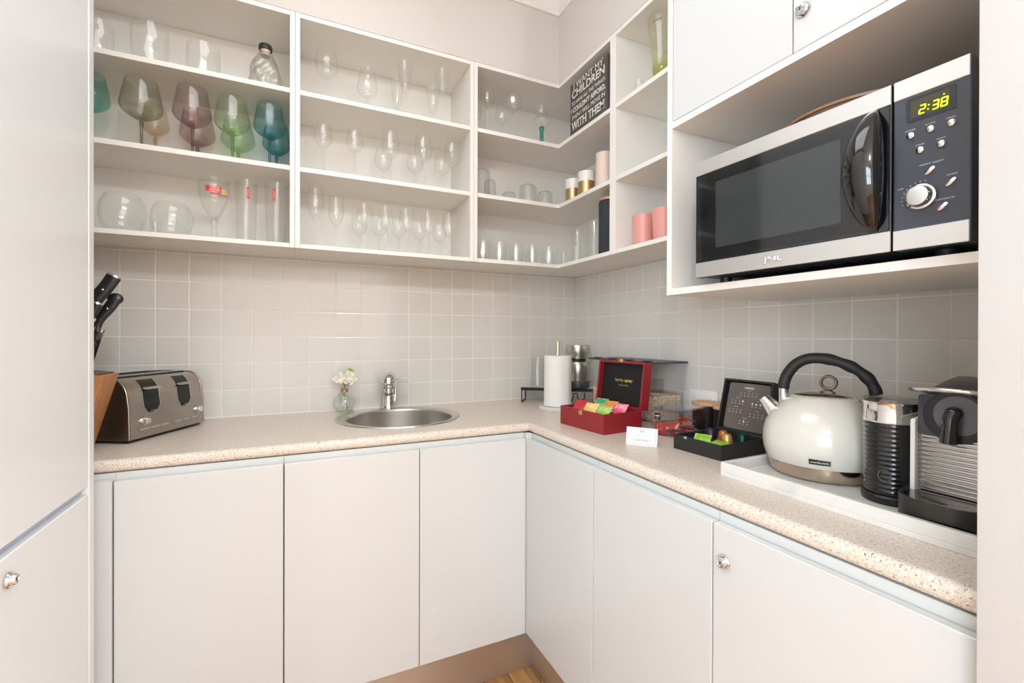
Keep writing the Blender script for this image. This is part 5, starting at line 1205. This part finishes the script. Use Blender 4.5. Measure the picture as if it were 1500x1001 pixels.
MB().lathe([(0, 0.1715), (0.0565, 0.1715), (0.0575, 0.1730), (0.0545, 0.1752), (0.040, 0.1800), (0.020, 0.1832), (0, 0.1840)], 72).build('lid', mat('kettle_lid_steel', (206, 198, 188), 0.10, 1.0), t, smooth=40)
MB().tube([(0.012+0.0140*cos(a), 0.0, 0.2000+0.0140*sin(a)) for a in [2*pi*i/28 for i in range(28)]], 0.0034, 12, True, flat=1.5, flat_dir=(0, 1, 0)).build('ring_knob', mat('kettle_ring', (168, 160, 150), 0.2, 1.0), t)
sp = MB().tube([(-0.078, 0.0, 0.112), (-0.092, 0.0, 0.130), (-0.106, 0.0, 0.147), (-0.1155, 0.0, 0.158)], [0.029, 0.021, 0.0145, 0.0110], 32).build('spout', CHROME, t)
MB().tube([(-0.1156, 0, 0.1581), (-0.1164, 0, 0.1590)], [0.0095, 0.0090], 24).build('spout_mouth', mat('spout_inside', (40, 36, 32), 0.6), sp)
hp = [(-0.074, 0.182), (-0.0715, 0.200), (-0.064, 0.219), (-0.050, 0.238), (-0.030, 0.2505), (-0.006, 0.2535), (0.020, 0.2495), (0.046, 0.2395), (0.066, 0.2270), (0.083, 0.2095), (0.0925, 0.190), (0.0955, 0.170)]
def dense(p, n=5):
    out = []
    for i in range(len(p)-1):
        p0, p1, p2, p3 = p[max(i-1, 0)], p[i], p[i+1], p[min(i+2, len(p)-1)]
        for k in range(n):
            s_ = k/n; out.append(tuple(0.5*((2*p1[j])+(-p0[j]+p2[j])*s_+(2*p0[j]-5*p1[j]+4*p2[j]-p3[j])*s_**2+(-p0[j]+3*p1[j]-3*p2[j]+p3[j])*s_**3) for j in range(len(p0))))
    return out+[p[-1]]
dp = dense(hp); nn = len(dp)
rr = []
for i in range(nn):
    s_ = i/(nn-1); r = 0.0118
    if s_ > 0.48 and s_ < 0.9: r += 0.0011*sin((s_-0.48)/0.42*pi*6)
    rr.append(r)
MB().tube([(x, 0, z) for x, z in dp], rr, 24, flat=1.15, flat_dir=(0, 1, 0)).build('handle_grip', mat('soft_black_grip', (30, 30, 32), 0.6), t)
MB().tube([(-0.072, 0, 0.146), (-0.0735, 0, 0.165), (-0.074, 0, 0.184)], [0.0118, 0.0105, 0.0105], 24).build('handle_ferrule', CHROME, t)
MB().tube([(0.0955, 0, 0.172), (0.090, 0, 0.160), (0.082, 0, 0.147)], [0.0100, 0.0085, 0.0085], 24).tube([(0.064, 0, 0.162), (0.072, -0.004, 0.153), (0.082, -0.006, 0.150)], 0.005, 16).build('rear_ferrule', CHROME, t)
# badge
bd_ = MB()
def bfn(r, z0, z1, a0, a1): return lambda u, v: Vector(((r(z0+(z1-z0)*v))*sin(a0+(a1-a0)*u), -(r(z0+(z1-z0)*v))*cos(a0+(a1-a0)*u), z0+(z1-z0)*v))
def kr(off): return lambda z: 0.1115+(0.1148-0.1115)*(z-0.040)/0.014+off
a0, a1 = -0.19, 0.13
bb1 = MB().grid(bfn(kr(0.0010), 0.0405, 0.0515, a0, a1), 14, 4).grid(bfn(kr(-0.0002), 0.0405, 0.0515, a0, a1), 14, 4).build('badge', BLACKG, t, smooth=60)
fr2 = MB()
for z0, z1 in ((0.0400, 0.0410), (0.0510, 0.0520)): fr2.grid(bfn(kr(0.0014), z0, z1, a0-0.004, a1+0.004), 14, 2)
for q0, q1 in ((a0-0.008, a0), (a1, a1+0.008)): fr2.grid(bfn(kr(0.0014), 0.0400, 0.0520, q0, q1), 2, 4)
fr2.build('badge_frame', CHROME, bb1, smooth=60)
o = text('swan&steele', 'lettering', PR, bb1, (0, 0, 0), 0.0062, (0, 0, 0), 0.0320, 0.0002, 0.01)
for v in o.data.vertices:
    z = 0.0458+v.co.y; r = kr(0.0012)(z)+v.co.z; a = (a0+a1)/2+v.co.x/0.115; v.co = Vector((r*sin(a), -r*cos(a), z))

FX = (-0.3210, -1.5510, TZ)
t = thing('milk_frother', 'ribbed black milk frother with a chrome collar and clear lid', 'milk frother', FX, radians(-62))
MB().lathe([(0, 0.0), (0.044, 0.0), (0.0455, 0.003), (0.0455, 0.012), (0.043, 0.015), (0, 0.015)], 56).build('base', BLACKP, t)
fp = [(0, 0.015), (0.040, 0.015)]
for i in range(15):
    z = 0.018+i*0.0085; fp += [(0.0412+0.0012*i/14, z), (0.0424+0.0012*i/14, z+0.0030), (0.0424+0.0012*i/14, z+0.0055), (0.0412+0.0012*i/14, z+0.0082)]
fp += [(0.0425, 0.146), (0, 0.146)]
MB().lathe(fp, 72).build('body', mat('frother_black', (26, 27, 30), 0.16, 0.3, coat=0.7), t, smooth=25)
MB().lathe([(0, 0.146), (0.0430, 0.146), (0.0438, 0.150), (0.0425, 0.153), (0.0425, 0.176), (0.0435, 0.180), (0.0445, 0.183), (0, 0.184)], 72).build('chrome_collar', CHROME, t, smooth=40)
lf = MB().lathe([(0.0448, 0.184), (0.0455, 0.187), (0.043, 0.190), (0.030, 0.192), (0, 0.193), (0, 0.1915), (0.030, 0.1905), (0.042, 0.188), (0.0435, 0.184)], 64).build('clear_lid', thin_glass('lid_plastic', (206, 198, 196), (130, 122, 120)), t, smooth=60)
MB().tube([(0.0432*sin(-0.30+0.22*cos(a)), -0.0432*cos(-0.30+0.22*cos(a)), 0.052+0.010*sin(a)) for a in [2*pi*i/28 for i in range(28)]], 0.0008, 8, True).build('button_ring', mat('frother_grey', (90, 92, 96), 0.3), t)

# coffee machine (front looks towards -x); local: x across (left to right as seen), -y towards the room
NX = (-0.440, -1.5985, TZ)
t = thing('coffee_machine', 'black capsule coffee machine with a ribbed chrome front at the right end of the tray', 'coffee machine', NX, -pi/2)
NW = 0.112; NG = 0.084   # width, front grille plane behind the tray front
MB().box(0.007, NW-0.007, NG+0.002, 0.295, 0.004, 0.205, 0.006).build('body', mat('machine_black', (34, 35, 38), 0.35, coat=0.2), t)
for x0, x1 in ((0.0, 0.0068), (NW-0.0068, NW)): MB().prism([(NG-0.012, 0.030), (NG-0.012, 0.158), (NG-0.009, 0.162), (0.290, 0.190), (0.290, 0.004), (NG+0.01, 0.004), (NG+0.01, 0.030)], x0, x1, 'yz', 0.0008, 1).build('side_panel', mat('machine_side_white', (232, 230, 224), 0.3), t, smooth=0)
GR = mat('grille_chrome', (190, 188, 186), 0.14, 1.0)
g = MB()
for i in range(12):
    z = 0.0465+i*0.00745; g.box(0.0072, NW-0.0072, NG-0.0045, NG+0.002, z, z+0.0050, 0.0014, 2)
g.box(0.0072, NW-0.0072, NG, NG+0.002, 0.044, 0.136); g.build('ribbed_grille', GR, t, smooth=30)
HB = mat('machine_head', (62, 63, 70), 0.3, coat=0.2)
hd = MB().box(0.0072, NW-0.0072, NG-0.008, NG+0.03, 0.1365, 0.205, 0.005).build('head', HB, t)
MB().lathe([(0, 0), (0.0415, 0), (0.0420, 0.001), (0.0410, 0.0026), (0, 0.0026)], 56).build('disc_ring', BLACKP, hd, (0.058, NG-0.0080, 0.1725), FRONT)
MB().lathe([(0, 0), (0.0310, 0), (0.0312, 0.0030), (0, 0.0034)], 56).build('disc', mat('machine_disc', (92, 92, 98), 0.3), hd, (0.062, NG-0.0084, 0.176), FRONT)
sp_ = MB().tube([(0.060, NG-0.002, 0.182), (0.058, NG-0.014, 0.180), (0.056, NG-0.020, 0.170), (0.055, NG-0.021, 0.150), (0.054, NG-0.021, 0.132)], [0.0080, 0.0108, 0.0108, 0.0102, 0.0112], 24).build('coffee_outlet', BLACKG, t)
MB().ball((0.0580, NG-0.014, 0.180), (0.0112, 0.0112, 0.0105), 24).build('outlet_dome', BLACKG, sp_)
# chrome lever loop lying over the head
lp = []
for i in range(25):
    a = pi*i/24; lp.append((NW/2-0.064*cos(a), NG+0.045-0.080*sin(a)**0.6, 0.209+0.008*sin(a)))
lp = [(0.004, NG+0.062, 0.196)]+lp+[(NW-0.004, NG+0.062, 0.196)]
MB().tube(lp, 0.0058, 16, flat=0.7).build('lever_loop', CHROME, t)
MB().prism([(NG+0.000, 0.203), (NG+0.020, 0.214), (NG+0.075, 0.226), (0.200, 0.232), (0.285, 0.222), (0.285, 0.203)], 0.012, NW-0.012, 'yz', 0.005, 2).build('top_cover', mat('machine_top', (40, 41, 45), 0.3, coat=0.3), t)
# drip tray: rounded black cup holder with a perforated steel grid
def dshape(inset, n=28):
    p = []
    for i in range(n+1):
        a = pi*i/n; p.append((NW/2-(NW/2+0.005-inset)*cos(a), 0.078-(0.076-inset)*sin(a)**0.62))
    return p
b = MB(); q = bmesh.new(); D0, D1 = dshape(0.0), dshape(0.004); n = len(D0)
def low(i):   # the skirt arches up between its two feet
    s_ = i/(n-1); return 0.0005+0.020*max(0, sin(pi*min(1, max(0, (s_-0.16)/0.80))))**0.8
A_ = [q.verts.new((x, y, 0.045)) for x, y in D0]; B_ = [q.verts.new((x, y, low(i))) for i, (x, y) in enumerate(D0)]
C_ = [q.verts.new((x, y, 0.045)) for x, y in D1]; E_ = [q.verts.new((x, y, low(i))) for i, (x, y) in enumerate(D1)]
for i in range(n-1):
    q.faces.new((A_[i], A_[i+1], B_[i+1], B_[i])); q.faces.new((C_[i], C_[i+1], A_[i+1], A_[i])); q.faces.new((E_[i], E_[i+1], C_[i+1], C_[i])); q.faces.new((B_[i], B_[i+1], E_[i+1], E_[i]))
bmesh.ops.recalc_face_normals(q, faces=q.faces); b._add(q); dtr = b.build('drip_tray', mat('drip_tray_black', (44, 42, 38), 0.4), t, smooth=40)
MB().prism(dshape(0.0042)+[(NW-0.004, 0.082), (0.004, 0.082)], 0.026, 0.0400).build('tray_inner', BLACKM, dtr, smooth=0)
PG = mat('perforated_steel', (176, 172, 166), 0.22, 1.0); n_ = PG.node_tree; tc = n_.nodes.new('ShaderNodeTexCoord'); ck = n_.nodes.new('ShaderNodeTexChecker'); ck.inputs['Scale'].default_value = 330
ck.inputs['Color1'].default_value = (0.42, 0.40, 0.38, 1); ck.inputs['Color2'].default_value = (0.02, 0.02, 0.02, 1); n_.links.new(tc.outputs['Object'], ck.inputs['Vector']); n_.links.new(ck.outputs['Color'], n_.nodes['Principled BSDF'].inputs['Base Color'])
MB().prism(dshape(0.006)+[(NW-0.006, 0.082), (0.006, 0.082)], 0.0402, 0.0425).build('drip_grid', PG, dtr, smooth=0)
MB().prism([(0.030, 0.040), (0.060, 0.026), (0.066, 0.031), (0.036, 0.046)], 0.0424, 0.0430).build('drain_slot', BLACKP, dtr, smooth=0)
